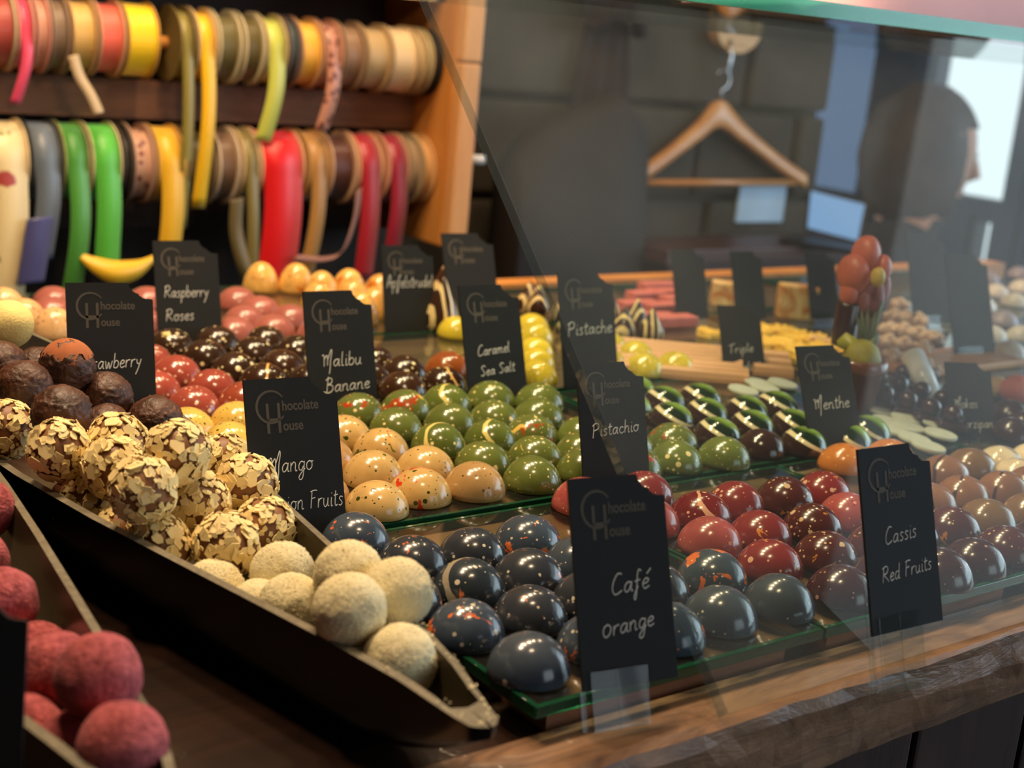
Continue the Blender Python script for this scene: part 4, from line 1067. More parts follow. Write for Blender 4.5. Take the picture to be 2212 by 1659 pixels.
# loose ribbon ends
def loose(name, pts, wv, half, col, label):
    bm = bmesh.new(); strip_bm(bm, catm3(pts), wv, half, 0.0006)
    tag(link(name, mesh_of(bm, ribbon_mat(col))), label, 'ribbon')
def catm3(P, n=8):
    P = [Vector(p) for p in P]; q = [P[0]] + P + [P[-1]]; out = []
    for i in range(1, len(q) - 2):
        a, b, c, d = q[i - 1:i + 3]
        for k_ in range(n):
            t = k_ / n
            out.append(0.5 * (2 * b + (c - a) * t + (2 * a - 5 * b + 4 * c - d) * t * t + (3 * b - a - 3 * c + d) * t ** 3))
    out.append(P[-1]); return out
Y_ = RY - 0.045
loose('loose_ribbon', [at_y(170, 552, Y_), at_y(205, 574, Y_ - .006), at_y(250, 588, Y_ - .01), at_y(300, 580, Y_ - .006), at_y(335, 556, Y_)], (0, 0.25, 1), [0.002 + 0.009 * math.sin(PI * i / 32) for i in range(33)], (240, 190, 40), 'yellow ribbon loop sagging below the lower rod')
loose('loose_ribbon', [at_y(158, 120, Y_), at_y(172, 165, Y_), at_y(196, 205, Y_), at_y(214, 245, Y_)], (1, 0.3, 0.25), 0.0055, (206, 176, 130), 'narrow beige ribbon end trailing from upper rod to green spool')
loose('loose_ribbon', [at_y(640, 556, Y_), at_y(700, 560, Y_), at_y(742, 540, Y_), at_y(768, 470, Y_ + .004), at_y(775, 410, Y_ + .006)], (0.8, 0.3, 0.5), 0.005, (150, 104, 92), 'dusky brown ribbon end looping under the chestnut spool')
loose('loose_ribbon', [at_y(88, 470, Y_ + .002), at_y(78, 540, Y_), at_y(66, 612, Y_)], (1, 0.1, 0.1), 0.013, (76, 76, 128), 'violet-blue ribbon end below the slate grey spool')
loose('loose_ribbon', [at_y(512, 430, Y_), at_y(510, 500, Y_), at_y(526, 570, Y_), at_y(545, 612, Y_ + .004)], (1, 0.2, 0.2), 0.008, (104, 88, 44), 'dull olive ribbon end hanging left of the red ribbon')

# ------------------------------------------------------------------ hanger, hook, furniture and person in the background
hg = empty('coat_hanger', tuple(at_y(1555, 235, 1.665))); tag(hg, 'honey-coloured wooden coat hanger on the stone wall', 'hanger')
HY = 1.665
pa, pl, pr_ = at_y(1552, 246, HY), at_y(1362, 392, HY), at_y(1738, 392, HY)
bm = bmesh.new()
left = catm3([pl, pl + (pa - pl) * 0.35 + Vector((0, 0, -.004)), pl + (pa - pl) * 0.75 + Vector((0, 0, -.002)), pa, pa + (pr_ - pa) * 0.25 + Vector((0, 0, -.002)), pa + (pr_ - pa) * 0.65 + Vector((0, 0, -.004)), pr_])
n = len(left)
strip_bm(bm, left, (0, 0.15, 1), [0.012 + 0.010 * math.exp(-((i / (n - 1) - 0.5) / 0.16) ** 2) for i in range(n)], 0.016)
bmesh.ops.bevel(bm, geom=bm.edges[:], offset=0.002, segments=1, affect='EDGES')
o = link('shoulders', mesh_of(bm, M_hanger), hg); o.location = -hg.location
bm = bmesh.new(); tube_bm(bm, [pl + Vector((.012, 0, -.002)), pr_ + Vector((-.012, 0, -.002))], 0.0055, 10)
o = link('trouser_bar', mesh_of(bm, M_hanger), hg); o.location = -hg.location
hk = pa + Vector((0, 0, 0.018)); bm = bmesh.new()
tube_bm(bm, [hk, hk + Vector((0, 0, .022))] + [hk + Vector((0.016 * math.sin(a), 0, .038 - 0.016 * math.cos(a))) for a in [math.radians(d) for d in range(0, 250, 20)]], 0.0022, 8)
o = link('hook', mesh_of(bm, M_steel), hg); o.location = -hg.location
cw = empty('coat_hook', tuple(at_y(1582, 60, 1.68))); tag(cw, 'pale wooden coat hook bracket above the hanger', 'hook')
p = at_y(1582, 60, 1.68); bm = bmesh.new()
out = [(-.052, .16), (-.052, 0.0)] + [(-.052 * math.cos(t), -.040 * math.sin(t)) for t in [PI * i / 12 for i in range(1, 12)]] + [(.052, 0.0), (.052, .16)]
f = [bm.verts.new((p.x + x, 1.662, p.z + z_)) for x, z_ in out]; b = [bm.verts.new((p.x + x, 1.684, p.z + z_)) for x, z_ in out]
bm.faces.new(f); bm.faces.new(list(reversed(b)))
for i in range(len(out)): bm.faces.new((f[i], b[i], b[(i + 1) % len(out)], f[(i + 1) % len(out)]))
o = link('bracket', mesh_of(bm, wood_mat('hook_wood', lin(190, 140, 84), lin(226, 182, 122), 0.5), False), cw); o.location = -cw.location
bm = bmesh.new(); tube_bm(bm, [(p.x - .02, 1.662, p.z - .02), (p.x - .02, 1.655, p.z - .045), (hk.x + .004, 1.657, hk.z + .053), (hk.x, 1.657, hk.z + .0555), (hk.x - .004, 1.657, hk.z + .0535)], 0.0035, 8)
o = link('peg', mesh_of(bm, M_steel), cw); o.location = -cw.location

M_leather = plain('brown_leather', lin(36, 24, 17), 0.75, var=0.15, vscale=12)
M_coat = plain('dark_red_brown_wool', lin(58, 34, 32), 0.9, var=0.2, vscale=10)
ac = empty('armchair', (1.36, 1.58, ZF)); tag(ac, 'brown leather armchair with rounded back behind the counter', 'chair')
bm = bmesh.new()
prof = [(1.215, .04), (1.25, .085), (1.31, .115), (1.37, .138), (1.41, .142), (1.44, .12), (1.455, .08), (1.46, 0.02)]
tops = catm3([(x, 1.6, z_) for x, z_ in prof], 4)
cols = []
for p in tops:
    cols.append([bm.verts.new((p.x, 1.575 + dy, zz)) for dy, zz in ((0.0, -0.46), (-.012, -.1), (-.004, p.z - .02), (.025, p.z), (.06, p.z - .015), (.07, -.46))])
for a, b in zip(cols, cols[1:]):
    for i in range(5): bm.faces.new((a[i], b[i], b[i + 1], a[i + 1]))
bm.faces.new(cols[0]); bm.faces.new(cols[-1])
o = link('backrest', mesh_of(bm, M_leather), ac); o.location = -ac.location
bm = bmesh.new(); box_bm(bm, 1.215, 1.46, 1.508, 1.575, -.62, -.46, .02); o = link('seat', mesh_of(bm, M_leather), ac); o.location = -ac.location
for x in (1.225, 1.45):
    for y in (1.52, 1.63):
        bm = bmesh.new(); box_bm(bm, x - .012, x + .012, y - .012, y + .012, ZF, -.46); o = link('leg', mesh_of(bm, M_panel, False), ac); o.location = -ac.location
co = empty('hanging_coat', (1.43, 1.65, 0.25)); tag(co, 'dark red-brown coat hanging on the stone wall left of the hanger', 'coat')
bm = bmesh.new(); cols = []
for i in range(25):
    u = i / 24; x = 1.355 + 0.15 * u
    w_ = 0.55 + 0.45 * math.sin(PI * u)
    cols.append([bm.verts.new((1.43 + (x - 1.43) * (0.62 + 0.5 * v_), 1.668 - 0.010 * math.sin(PI * u) - 0.003 * math.sin(u * 22 + v_ * 2), 0.27 - 0.03 * abs(u - .5) * 2 - 0.32 * v_)) for v_ in [j / 10 for j in range(11)]])
for a, b in zip(cols, cols[1:]):
    for j in range(10): bm.faces.new((a[j], b[j], b[j + 1], a[j + 1]))
bmesh.ops.solidify(bm, geom=bm.faces[:], thickness=0.012)
o = link('body', mesh_of(bm, M_coat), co); o.location = -co.location
bm = bmesh.new(); tube_bm(bm, [(1.38, 1.65, .235), (1.40, 1.632, .262), (1.43, 1.628, .268), (1.46, 1.632, .262), (1.48, 1.65, .235)], 0.014, 8); o = link('collar', mesh_of(bm, M_coat), co); o.location = -co.location
tl, tr, bl, br = at_d(1752, 412, 2.38), at_d(1868, 442, 2.34), at_d(1744, 492, 2.38), at_d(1852, 520, 2.34)
SBZ = min(bl.z, br.z) - 0.0145
sb = empty('sideboard', (1.72, 1.5, ZF)); tag(sb, 'low reddish-brown wooden sideboard behind the glass', 'cabinet')
M_side = wood_mat('mahogany', lin(56, 30, 24), lin(84, 48, 38), 0.45, (3, 20, 20))
def spart(nm, *q, m=M_side, bv=0.002): o = box(nm, *q, m, sb, bv); o.location = -sb.location; return o
spart('body', 1.49, 1.955, 1.535, 1.645, ZF, -.106, bv=0)
spart('top', 1.475, 1.965, 1.525, 1.65, -.106, SBZ)
for i in range(3): spart('door', 1.50 + .15 * i, 1.64 + .15 * i, 1.528, 1.535, ZF + .08, -.12)
# two pale cards and a tablet
cd = box('notice_card', 1.775, 1.893, 1.676, 1.681, -0.066, 0.0, plain('pale_blue_card', lin(176, 204, 232), 0.6), None, 0.001)
tag(cd, 'pale blue notice card on the stone wall below the hanger', 'card')

M_screen = NT('tablet_screen'); M_screen.b.inputs['Base Color'].default_value = (0, 0, 0, 1)
M_screen.b.inputs['Emission Color'].default_value = lin(120, 160, 205); M_screen.b.inputs['Emission Strength'].default_value = 0.9; M_screen = M_screen.m
tb = empty('laptop', tuple(at_d(1800, 505, 2.36))); tag(tb, 'open laptop with pale blue screen facing the counter', 'laptop')
nn = (tr - tl).cross(bl - tl).normalized()
if nn.dot(CF) > 0: nn = -nn
def quadslab(name, pts, th, m, par):
    bm = bmesh.new(); a = [bm.verts.new(p) for p in pts]; b = [bm.verts.new(p - nn * th) for p in pts]
    bm.faces.new(a); bm.faces.new(list(reversed(b)))
    for i in range(4): bm.faces.new((a[i], b[i], b[(i + 1) % 4], a[(i + 1) % 4]))
    o = link(name, mesh_of(bm, m, False), par); o.location = -par.location; return o
c_ = (tl + tr + bl + br) / 4
quadslab('screen', [tl, tr, br, bl], 0.001, M_screen, tb)
quadslab('lid', [c_ + (p - c_) * 1.13 - nn * 0.0012 for p in (tl, tr, br, bl)], 0.006, M_darkmetal, tb)
mid = (bl + br) / 2; ax = (br - bl).normalized()
kx = Vector((ax.x, ax.y, 0)).normalized(); ky = Vector((-kx.y, kx.x, 0))
if ky.dot(CF) > 0: ky = -ky
bm = bmesh.new()
zk = min(bl.z, br.z) - 0.014
P4 = [Vector((mid.x, mid.y, zk)) + kx * sx + ky * sy for sx, sy in ((-.062, -.004), (.062, -.004), (.062, .085), (-.062, .085))]
a = [bm.verts.new(p + Vector((0, 0, .009))) for p in P4]; b = [bm.verts.new(p) for p in P4]
bm.faces.new(a); bm.faces.new(list(reversed(b)))
for i in range(4): bm.faces.new((a[i], b[i], b[(i + 1) % 4], a[(i + 1) % 4]))
o = link('keyboard_base', mesh_of(bm, M_darkmetal, False), tb); o.location = -tb.location
# seated person by the window
def skin_mesh(name, nodes, edges, root, sub=2):
    me = bpy.data.meshes.new(name); me.from_pydata([n[0] for n in nodes], edges, [])
    o = bpy.data.objects.new(name, me); COL.objects.link(o)
    sk = o.modifiers.new('skin', 'SKIN'); sk.use_smooth_shade = True
    for i, n in enumerate(nodes):
        r = n[1]; me.skin_vertices[0].data[i].radius = r if isinstance(r, tuple) else (r, r)
        me.skin_vertices[0].data[i].use_root = (i == root)
    ss = o.modifiers.new('sub', 'SUBSURF'); ss.levels = sub; ss.render_levels = sub
    dg = bpy.context.evaluated_depsgraph_get()
    m2 = bpy.data.meshes.new_from_object(o.evaluated_get(dg))
    bpy.data.objects.remove(o); bpy.data.meshes.remove(me)
    for p in m2.polygons: p.use_smooth = True
    return m2
HC = at_d(1998, 335, 2.62)
fd = Vector((0.80, -0.60, 0)); sd = Vector((0.60, 0.80, 0)); up = Vector((0, 0, 1))
def J(f_, s_, u_): return HC + fd * f_ + sd * s_ + up * u_
nodes = [(J(-.06, 0, -.66), (.135, .16)), (J(-.07, 0, -.50), (.115, .145)), (J(-.06, 0, -.34), (.125, .165)), (J(-.04, 0, -.235), (.075, .10)), (J(-.02, 0, -.15), .055), (J(.01, 0, -.06), (.088, .078)), (J(.005, 0, .035), (.118, .098)), (J(0, 0, .09), (.08, .07))]
edges = [(i, i + 1) for i in range(7)]
def add(p, r, par):
    nodes.append((p, r)); edges.append((par, len(nodes) - 1)); return len(nodes) - 1
for s in (-1, 1):
    a = add(J(-.05, .155 * s, -.25), .058, 3); e = add(J(-.02, .20 * s, -.50), .046, a); w_ = add(J(.19, .15 * s, -.575), .032, e); h = add(J(.26, .14 * s, -.59), (.036, .018), w_)
    for k_, (df, ds, ln) in enumerate(((.02, .045, .045), (.05, .024, .07), (.055, .008, .078), (.052, -.008, .072), (.045, -.024, .058))):
        f1 = add(J(.26 + df * .7, (.14 - ds) * s, -.596), .0095, h); add(J(.26 + df * .7 + ln * .55, (.14 - ds * 1.15) * s, -.606), .0085, f1)
    hp = add(J(-.03, .09 * s, -.70), .085, 0); kn = add(J(.36, .11 * s, -.68), .062, hp); an = add(J(.34, .11 * s, ZF - HC.z + .09), .042, kn); add(J(.48, .12 * s, ZF - HC.z + .04), (.042, .034), an)
pm_ = skin_mesh('person', nodes, edges, 0)
M_skin = plain('skin', lin(206, 156, 130), 0.5); M_jacket = plain('dark_jacket', lin(40, 38, 44), 0.85, var=0.2, vscale=8); M_trouser = plain('dark_trousers', lin(34, 36, 46), 0.9)
for m_ in (M_skin, M_jacket, M_trouser): pm_.materials.append(m_)
for p in pm_.polygons:
    c = p.center - HC; f_ = c.dot(fd); u_ = c.z
    p.material_index = 0 if (u_ > -.12 or (f_ > .235 and -.625 < u_ < -.54)) else (1 if (u_ > -.60 and f_ < .24) else 2)
po = link('person', pm_); po.location = (0, 0, 0)
tag(po, 'person with dark brown hair and dark jacket seated by the window', 'person')
bm = bmesh.new()
bmesh.ops.create_uvsphere(bm, u_segments=40, v_segments=28, radius=1)
for v in list(bm.verts):
    n = v.co.copy(); f_, s_, u_ = n.x, n.y, n.z
    if f_ > 0.64 and u_ < 0.40 and abs(s_) < 0.8: bm.verts.remove(v); continue
    wob = 1 + 0.04 * mnoise.noise(n * 4)
    down = 0.155 if u_ < 0 else 0.135
    if u_ < -.75: u_ = -.75 + (u_ + .75) * .2
    v.co = J((f_ * 0.112 - .012) * wob, s_ * 0.105 * wob, u_ * down * wob + 0.0)
o = link('hair', mesh_of(bm, plain('brown_hair', lin(58, 44, 38), 0.6, var=0.3, vscale=30)), po)
for s in (-1, 1):
    bm = bmesh.new(); bmesh.ops.create_uvsphere(bm, u_segments=12, v_segments=8, radius=.012); 
    for v in bm.verts: v.co += J(.078, .032 * s, .01)
    link('eye', mesh_of(bm, M_chalk), po)
bm = bmesh.new(); tube_bm(bm, [J(.078, 0, .02), J(.092, 0, -.012), J(.099, 0, -.026), J(.080, 0, -.034)], [.010, .013, .015, .012], 8); link('nose', mesh_of(bm, M_skin), po)
bm = bmesh.new(); tube_bm(bm, [J(.070, -.022, -.066), J(.080, 0, -.064), J(.070, .022, -.066)], .005, 8); link('mouth', mesh_of(bm, plain('lips', lin(160, 84, 80), 0.5)), po)
st = empty('stool', tuple(J(-.05, 0, ZF - HC.z))); tag(st, 'dark stool under the seated person', 'stool')
bm = bmesh.new(); lathe_bm(bm, [(0, -.04), (.17, -.04), (.18, -.02), (.17, 0), (0, 0)], 28); o = link('seat', mesh_of(bm, M_leather), st); o.location = (0, 0, -.805 - (ZF - HC.z))
for i in range(4):
    a = PI / 4 + i * PI / 2; bm = bmesh.new(); tube_bm(bm, [(.15 * math.cos(a), .15 * math.sin(a), -.84 - (ZF - HC.z)), (.19 * math.cos(a), .19 * math.sin(a), 0)], .012, 8); link('leg', mesh_of(bm, M_darkmetal), st)

# ------------------------------------------------------------------ chocolate flower pot with tulips
PD = 0.913
def P_(x, y, d=PD): return at_d(x, y, d)
base = at_z(1843, 886, 0.0)
tp = empty('tulip_pot', tuple(base)); tag(tp, 'chocolate flower pot with red marzipan tulips between the mint pralines', 'flower pot')
M_choc = plain('milk_chocolate_pot', lin(104, 58, 42), 0.3, coat=0.3, var=0.1, vscale=60)
M_choc2 = plain('dark_chocolate', lin(60, 34, 30), 0.24, coat=0.3)
bm = bmesh.new(); lathe_bm(bm, [(0, 0), (.0118, 0), (.0126, .001), (.0152, .0265), (.0172, .027), (.0176, .029), (.0174, .0345), (.0160, .0355), (.0146, .0345), (.013, .030), (0, .029)], 40); link('pot', mesh_of(bm, M_choc), tp)
bm = bmesh.new(); lathe_bm(bm, [(0, .028), (.0135, .029), (.0128, .036), (.010, .043), (.004, .047), (0, .0475)], 28); o = link('soil_mound', mesh_of(bm, plain('yellow_green_moss', lin(140, 130, 44), 0.6, var=0.3, vscale=150)), tp)
def rel(p): return p - tp.location
def petal_ball(name, p, r, h, m, tilt=(0, 0, 0), lobes=3):
    bm = bmesh.new(); bmesh.ops.create_uvsphere(bm, u_segments=24, v_segments=16, radius=1)
    for v in bm.verts:
        a = math.atan2(v.co.y, v.co.x); q = 1 + 0.10 * math.cos(lobes * a) * (0.6 + 0.4 * v.co.z)
        v.co = Vector((v.co.x * r * q, v.co.y * r * q, v.co.z * h))
    o = link(name, mesh_of(bm, m), tp); o.location = rel(p); o.rotation_euler = tilt
M_tul = plain('red_marzipan', lin(214, 116, 100), 0.4, var=0.12, vscale=100); M_tul2 = plain('dark_rose_marzipan', lin(168, 98, 98), 0.45); M_yel = plain('yellow_marzipan', lin(216, 184, 96), 0.45)
for x, y, rx, ry, m_ in ((1872, 552, 28, 40, M_tul), (1846, 592, 32, 42, M_tul), (1905, 580, 20, 28, M_tul), (1868, 618, 26, 40, M_tul2), (1888, 640, 22, 44, M_tul2), (1858, 652, 24, 36, M_tul2), (1835, 632, 18, 30, M_tul), (1908, 625, 14, 34, M_tul2)):
    petal_ball('tulip_flower', P_(x, y, PD + (0.006 if m_ is M_tul2 else 0)), 1.15 * rx * PD / F, 1.1 * ry * PD / F, m_)
petal_ball('yellow_bud', P_(1897, 599, PD - .012), 16 * PD / F, 22 * PD / F, M_yel)
bm = bmesh.new(); lathe_bm(bm, [(0, 0), (.0078, 0), (.0080, .002), (.0078, .0275), (.0070, .029), (0, .029)], 28); o = link('chocolate_trunk', mesh_of(bm, M_choc2), tp); o.location = rel(P_(1820, 745, PD + .010))
M_stem = plain('grey_green_stem', lin(96, 108, 84), 0.5)
for xa, ya, xb, yb in ((1868, 765, 1846, 668), (1870, 765, 1874, 668), (1872, 765, 1892, 672), (1874, 762, 1906, 650), (1868, 765, 1860, 672)):
    bm = bmesh.new(); tube_bm(bm, [rel(P_(xa, ya)), rel(P_((xa + xb) / 2 + 2, (ya + yb) / 2)), rel(P_(xb, yb))], 0.0011, 6); link('stem', mesh_of(bm, M_stem), tp)
bm = bmesh.new(); strip_bm(bm, [rel(P_(1868, 776, PD - .008)), rel(P_(1878, 756, PD - .01)), rel(P_(1890, 736, PD - .01)), rel(P_(1897, 720, PD - .008))], tuple(CR), [.002, .0032, .0028, .0008], .0012); link('leaf', mesh_of(bm, M_stem), tp)
bm = bmesh.new(); strip_bm(bm, [rel(P_(1868, 778, PD - .012)), rel(P_(1850, 752, PD - .014)), rel(P_(1828, 738, PD - .012)), rel(P_(1808, 742, PD - .010))], tuple(CU), [.003, .0062, .006, .002], .0014); link('leaf', mesh_of(bm, plain('yellow_green_leaf', lin(156, 150, 50), 0.45)), tp)

# ------------------------------------------------------------------ chocolates at the back and the right
def place(name, me, p, label, cat, group, rot=0.0, sc=1.0):
    o = link(name, me); o.location = p; o.rotation_euler = (0, 0, rot); o.scale = (sc, sc, sc); tag(o, label, cat, group); return o
# mint discs
M_mint = plain('pale_mint', lin(196, 198, 180), 0.6, var=0.08, vscale=200)
bm = bmesh.new(); lathe_bm(bm, [(0, 0), (.0100, 0), (.0105, .0012), (.0100, .0024), (0, .0025)], 30); disc = mesh_of(bm, M_mint, False)
dp = [(2031, 941), (1975, 949), (1928, 932), (2026, 917), (1963, 926), (1916, 912), (1958, 905), (1905, 890), (2005, 968), (1651, 841), (1605, 846), (1640, 830), (1690, 830)]
for i, (x, y) in enumerate(sorted(dp)):
    o = place('mint_disc', disc, at_z(x, y, .002 + .0006 * (i % 2)), 'flat pale green mint disc, %s from left of the mint discs' % ORD[i], 'chocolate', 'pale mint discs', 0)
    o.rotation_euler = (0.10, 0.06, 0); o.location.z = .0016
# dark ball-topped chocolates
ME = {}
bm = bmesh.new(); box_bm(bm, -.010, .010, -.007, .007, 0.0001, .0075, .002); r_ = bmesh.ops.create_uvsphere(bm, u_segments=20, v_segments=14, radius=.0064)
for v in r_['verts']: v.co.z += .0115
dk = mesh_of(bm, M_choc2)
pos = [(1893, 832), (1937, 848), (1985, 862), (2030, 880), (1905, 870), (1955, 884), (2005, 900), (1990, 832), (2052, 915), (1945, 822)]
for i, (x, y) in enumerate(pos):
    place('ball_topped_chocolate', dk, at_z(x, y + 18, 0), 'dark chocolate with a ball on top right of the flower pot, %s listed from the left' % ORD[sorted(pos).index((x, y))] if False else 'dark ball-topped chocolate, %s from left beyond the mint discs' % ORD[sorted(pos).index((x, y))], 'chocolate', 'dark ball-topped chocolates', -.64)
# plate of pale wood and white spoon
pb = box('wooden_board', 0.845, 0.985, 0.60, 0.652, 0.0002, 0.006, M_pine, None, .0015); tag(pb, 'small pale wooden board behind the dark ball-topped chocolates', 'board')
sp = empty('white_spoon', tuple(at_z(2000, 830, .012))); tag(sp, 'white serving spoon leaning right of the flower pot', 'spoon')
a, b = at_d(1972, 770, .985), at_d(2018, 862, .955)
bm = bmesh.new(); tube_bm(bm, [a - sp.location, (a * .5 + b * .5) - sp.location, b - sp.location], [.0085, .0078, .0052], 14); o = link('handle', mesh_of(bm, plain('white_porcelain', lin(240, 244, 250), 0.25, coat=.4)), sp)
bm = bmesh.new(); bmesh.ops.create_uvsphere(bm, u_segments=18, v_segments=10, radius=1)
for v in bm.verts: v.co = Vector((v.co.x * .013, v.co.y * .010, v.co.z * .0045 if v.co.z < 0 else v.co.z * .001))
o = link('bowl', mesh_of(bm, bpy.data.materials['white_porcelain']), sp); o.location = b - sp.location + Vector((.004, -.004, -.004))
# nut clusters
M_nut = plain('pale_hazelnut', lin(206, 172, 146), 0.6, var=0.15, vscale=300); M_nutb = plain('nut_base', lin(132, 92, 64), 0.5)
def cluster(seed):
    rd = random.Random(seed); bm = bmesh.new()
    for i in range(7):
        a = i * 2.4; q = .0032 * math.sqrt(i); r_ = bmesh.ops.create_icosphere(bm, subdivisions=2, radius=.0042 * rd.uniform(.8, 1.1))
        for v in r_['verts']: v.co += Vector((q * math.cos(a), q * math.sin(a), .0105 - q * .5))
    return mesh_of(bm, M_nut)
bm = bmesh.new(); lathe_bm(bm, [(0, .0001), (.010, .0001), (.0108, .003), (.009, .0085), (0, .010)], 20); nb = mesh_of(bm, M_nutb)
nc = [cluster(s) for s in range(3)]
npos = [(1925, 790), (1962, 800), (1998, 812), (1918, 758), (1952, 764), (1990, 772), (1920, 728), (1950, 732), (1982, 738), (2012, 748), (1930, 700), (1955, 702), (1980, 708), (1940, 674)]
for i, (x, y) in enumerate(sorted(npos)):
    o = place('nut_cluster', nb, at_z(x, y, 0), 'pale hazelnut cluster, %s from left behind the tulip pot' % ORD[i], 'chocolate', 'hazelnut clusters', i)
    link('nuts', nc[i % 3], o)
# florentines: yellow flake slabs
M_flor = plain('yellow_flakes', lin(248, 196, 84), 0.6, var=0.15, vscale=120); M_flor2 = plain('caramel_flakes', lin(214, 168, 120), 0.6, var=0.2, vscale=120)
def slab_mesh(seed, m):
    rd = random.Random(seed); bm = bmesh.new(); n = 14; top = []; low = []
    for i in range(n):
        a = 2 * PI * i / n; r = .021 * rd.uniform(.8, 1.1)
        low.append(bm.verts.new((r * math.cos(a), r * math.sin(a) * .8, .0002))); top.append(bm.verts.new((r * .95 * math.cos(a), r * .95 * math.sin(a) * .8, .006 + rd.uniform(-.001, .001))))
    bm.faces.new(list(reversed(low))); c = bm.verts.new((0, 0, .0075))
    for i in range(n):
        j = (i + 1) % n; bm.faces.new((low[i], low[j], top[j], top[i])); bm.faces.new((top[i], top[j], c))
    for i in range(26):
        a, q = rd.uniform(0, 6.28), .018 * math.sqrt(rd.random()); r_ = bmesh.ops.create_icosphere(bm, subdivisions=1, radius=rd.uniform(.0018, .0034))
        for v in r_['verts']: v.co = Vector((v.co.x + q * math.cos(a), v.co.y + q * .8 * math.sin(a), v.co.z * .6 + .007))
    return mesh_of(bm, m, False)
fl = [slab_mesh(s, M_flor) for s in range(3)]; fl2 = slab_mesh(9, M_flor2)
fp = [(1660, 752, 0), (1705, 762, 0), (1750, 774, 0), (1790, 790, 0), (1690, 728, 0), (1740, 742, 0), (1785, 752, 1), (1650, 726, 0), (1528, 724, 0), (1800, 765, 0)]
for i, (x, y, q) in enumerate(fp):
    place('florentine', fl2 if q else fl[i % 3], at_z(x, y, 0), 'golden yellow flake florentine, %s from left in the florentine rows' % ORD[sorted(fp).index((x, y, q))], 'chocolate', 'golden florentines', i * 1.3, .62 if x < 1540 else 1)
# marbled squares, standing
k = NT('marbled_caramel'); v = k.coords(True); nz = k.noise(v, 45, 3, .6, 1.5)
k.l(k.mix(k.step(nz, .4, .62), lin(250, 222, 160), lin(216, 140, 74)), k.b.inputs['Base Color']); k.b.inputs['Roughness'].default_value = .35; M_marb = k.m
sqs = []
for i, (x, y, wd, h, lb) in enumerate([(1570, 655, .030, .022, 'marbled cream and caramel square between the far dark cards'), (1716, 682, .034, .030, 'larger marbled caramel square above the florentines')]):
    p = at_z(x, y + 6, 0); bm = bmesh.new(); box_bm(bm, -wd / 2, wd / 2, -.008, .008, .0002, h, .002)
    o = place('marbled_square', mesh_of(bm, M_marb, False), p, lb, 'chocolate', None, -.64)
# pink slabs
M_slab = plain('pink_slab', lin(206, 116, 110), 0.4, var=0.15, vscale=120)
bm = bmesh.new(); box_bm(bm, -.019, .019, -.008, .008, .0002, .009, .0015); ps = mesh_of(bm, M_slab, False)
pp = [(1366, 700), (1410, 700), (1455, 704), (1380, 672), (1430, 676), (1465, 660), (1395, 650), (1440, 645), (1420, 630)]
for i, (x, y) in enumerate(sorted(pp)): place('pink_slab', ps, at_z(x, y, 0), 'pink chocolate slab, %s from left behind the striped drops' % ORD[i], 'chocolate', 'pink slabs', -.2 + .1 * (i % 3))
# tan bars
M_tan = plain('tan_gianduja', lin(210, 158, 112), 0.42, var=0.08, vscale=80)
def bar_mesh(hl):
    bm = bmesh.new(); sec = [(-.0054, .0002), (-.0052, .003), (-.0038, .0066), (-.0012, .0082), (.0012, .0082), (.0038, .0066), (.0052, .003), (.0054, .0002)]
    a = [bm.verts.new((-hl, y, z_)) for y, z_ in sec]; b = [bm.verts.new((hl, y, z_)) for y, z_ in sec]
    bm.faces.new(a); bm.faces.new(list(reversed(b)))
    for i in range(len(sec)): bm.faces.new((a[i], b[i], b[(i + 1) % len(sec)], a[(i + 1) % len(sec)]))
    return mesh_of(bm, M_tan, False)
tb_ = bar_mesh(.045)
dirx = Vector((CR.x, CR.y, 0)).normalized(); diry = Vector((-dirx.y, dirx.x, 0))
c0 = at_z(1480, 818, 0)
for i in range(7):
    p = c0 + diry * (.0135 * i) + dirx * (.002 * (i % 2) - .002)
    o = place('tan_bar', tb_, p + Vector((.02, -.015, 0)) * 0 + Vector((0, 0, .0)), 'long tan chocolate bar, %s from front in the row of bars' % ORD[i], 'chocolate', 'tan bars', math.atan2(dirx.y, dirx.x))
tbs = bar_mesh(.014)
for i, (x, y) in enumerate([(1668, 812), (1664, 796), (1660, 780)]):
    place('tan_piece', tbs, at_z(x, y, 0), 'short tan bar piece, %s from front right of the Triple card' % ORD[i], 'chocolate', 'short tan pieces', math.atan2(dirx.y, dirx.x))
# striped drops
k = NT('striped_drop'); v = k.coords(True, (60, 60, 25)); wv = k.n('ShaderNodeTexWave'); k.l(v, wv.inputs['Vector']); wv.inputs['Scale'].default_value = 1.0; wv.inputs['Distortion'].default_value = 3
k.l(k.mix(k.step(wv.outputs['Fac'], .70, .76), lin(58, 34, 24), lin(236, 210, 150)), k.b.inputs['Base Color']); k.b.inputs['Roughness'].default_value = .28; k.b.inputs['Coat Weight'].default_value = .3; M_drop = k.m
bm = bmesh.new(); lathe_bm(bm, [(0, .0001), (.0092, .0001), (.0104, .003), (.0098, .007), (.0072, .0125), (.0040, .0175), (.0016, .0215), (0, .024)], 26); dm = mesh_of(bm, M_drop)
dpz = [(1228, 724), (1296, 722), (1345, 726), (1404, 730), (1262, 706), (1318, 704), (1372, 708), (1215, 694), (1140, 668), (1160, 676)]
for i, (x, y) in enumerate(sorted(dpz)): place('striped_drop', dm, at_z(x, y, 0), 'dark cream-striped pointed drop, %s from left behind the yellow pralines' % ORD[i], 'chocolate', 'striped chocolate drops', i)
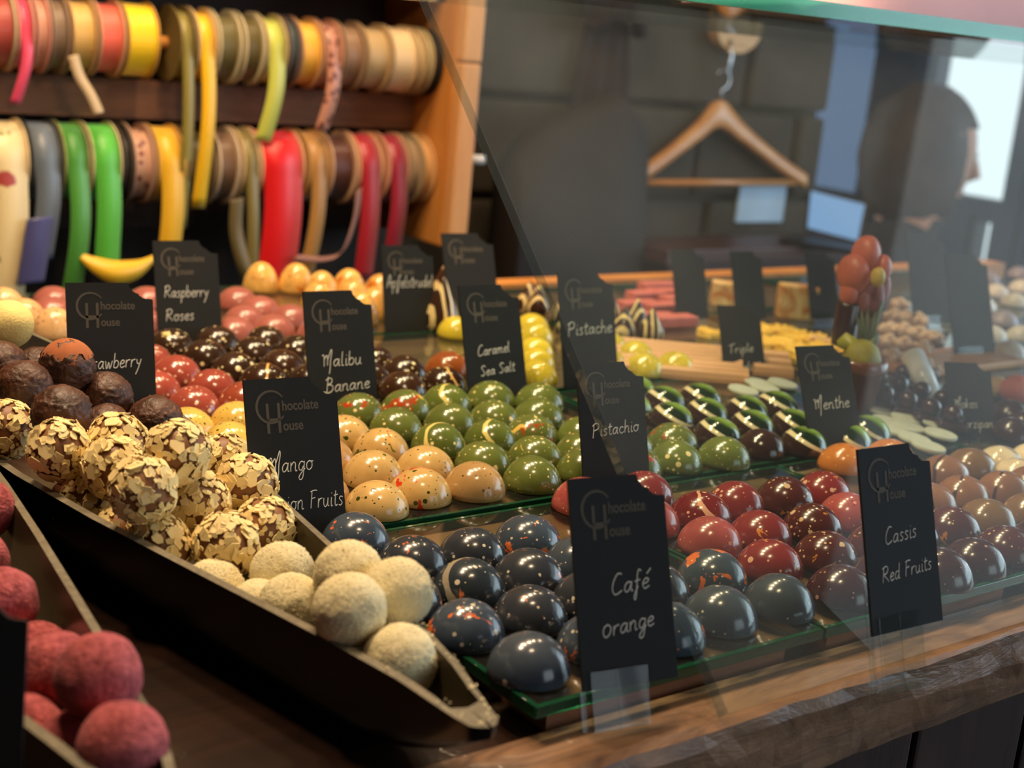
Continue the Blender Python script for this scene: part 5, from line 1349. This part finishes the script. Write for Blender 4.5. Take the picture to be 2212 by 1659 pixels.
# folded leaves beside the Apfel card
k = plain('cream_outline', lin(232, 206, 156), .5)
for i, (x, y, d_) in enumerate([(962, 640, 1.10), (950, 690, 1.04)]):
    p = at_z(x, y + 20, 0)
    t = link('folded_drop', dm); t.location = p; t.scale = (1.35, 1.35, 1.7); tag(t, ('far' if i == 0 else 'near') + ' striped chocolate drop right of the Apfelstrudel card', 'chocolate', None)
# pale and coral chocolates far right
M_pale = plain('ivory_chocolate', lin(226, 214, 206), .4, var=.12, vscale=120); M_lil = plain('lilac_grey_chocolate', lin(150, 136, 150), .4)
pd = dome_mesh('pale', .014, .013)
pd.materials.append(M_pale); pd2 = dome_mesh('lil', .014, .013); pd2.materials.append(M_lil)
fpz = [(2085, 640), (2150, 640), (2120, 668), (2190, 660), (2100, 700), (2165, 700), (2140, 735), (2205, 735), (2070, 612), (2130, 610), (2200, 600), (2180, 770), (2205, 630), (2045, 655), (2060, 690)]
for i, (x, y) in enumerate(sorted(fpz)): place('pale_praline', pd if i % 3 else pd2, at_z(x, y, 0), 'blurred %s praline, %s from left at the far right' % ('pale ivory' if i % 3 else 'lilac-grey', ORD[i]), 'praline', 'pale pralines at the far right', i)
M_coral = plain('coral_marzipan', lin(240, 130, 112), .5); M_apr = plain('apricot_marzipan', lin(238, 200, 150), .5)
def lobed(m, r):
    bm = bmesh.new(); bmesh.ops.create_uvsphere(bm, u_segments=28, v_segments=14, radius=r)
    for v in bm.verts:
        a = math.atan2(v.co.y, v.co.x); v.co.x *= 1 + .08 * math.cos(5 * a); v.co.y *= 1 + .08 * math.cos(5 * a); v.co.z = v.co.z * .9 + r * .9
    return mesh_of(bm, m)
place('coral_flower', lobed(M_coral, .0115), at_z(2192, 872, 0), 'coral pink marzipan flower at the right edge', 'chocolate', None)
place('apricot_flower', lobed(M_apr, .0085), at_z(2152, 858, 0), 'apricot marzipan flower left of the coral one', 'chocolate', None)
dkd = dome_mesh('dkd', .0135, .013); dkd.materials.append(M_choc2)
for i, (x, y) in enumerate([(2182, 905), (2212, 930), (2185, 945)]): place('dark_praline', dkd, at_z(x, y, 0), 'plain dark glossy praline, %s one right of the Marzipan card' % ['upper', 'middle', 'lower'][i], 'praline', 'dark pralines right of the Marzipan card')
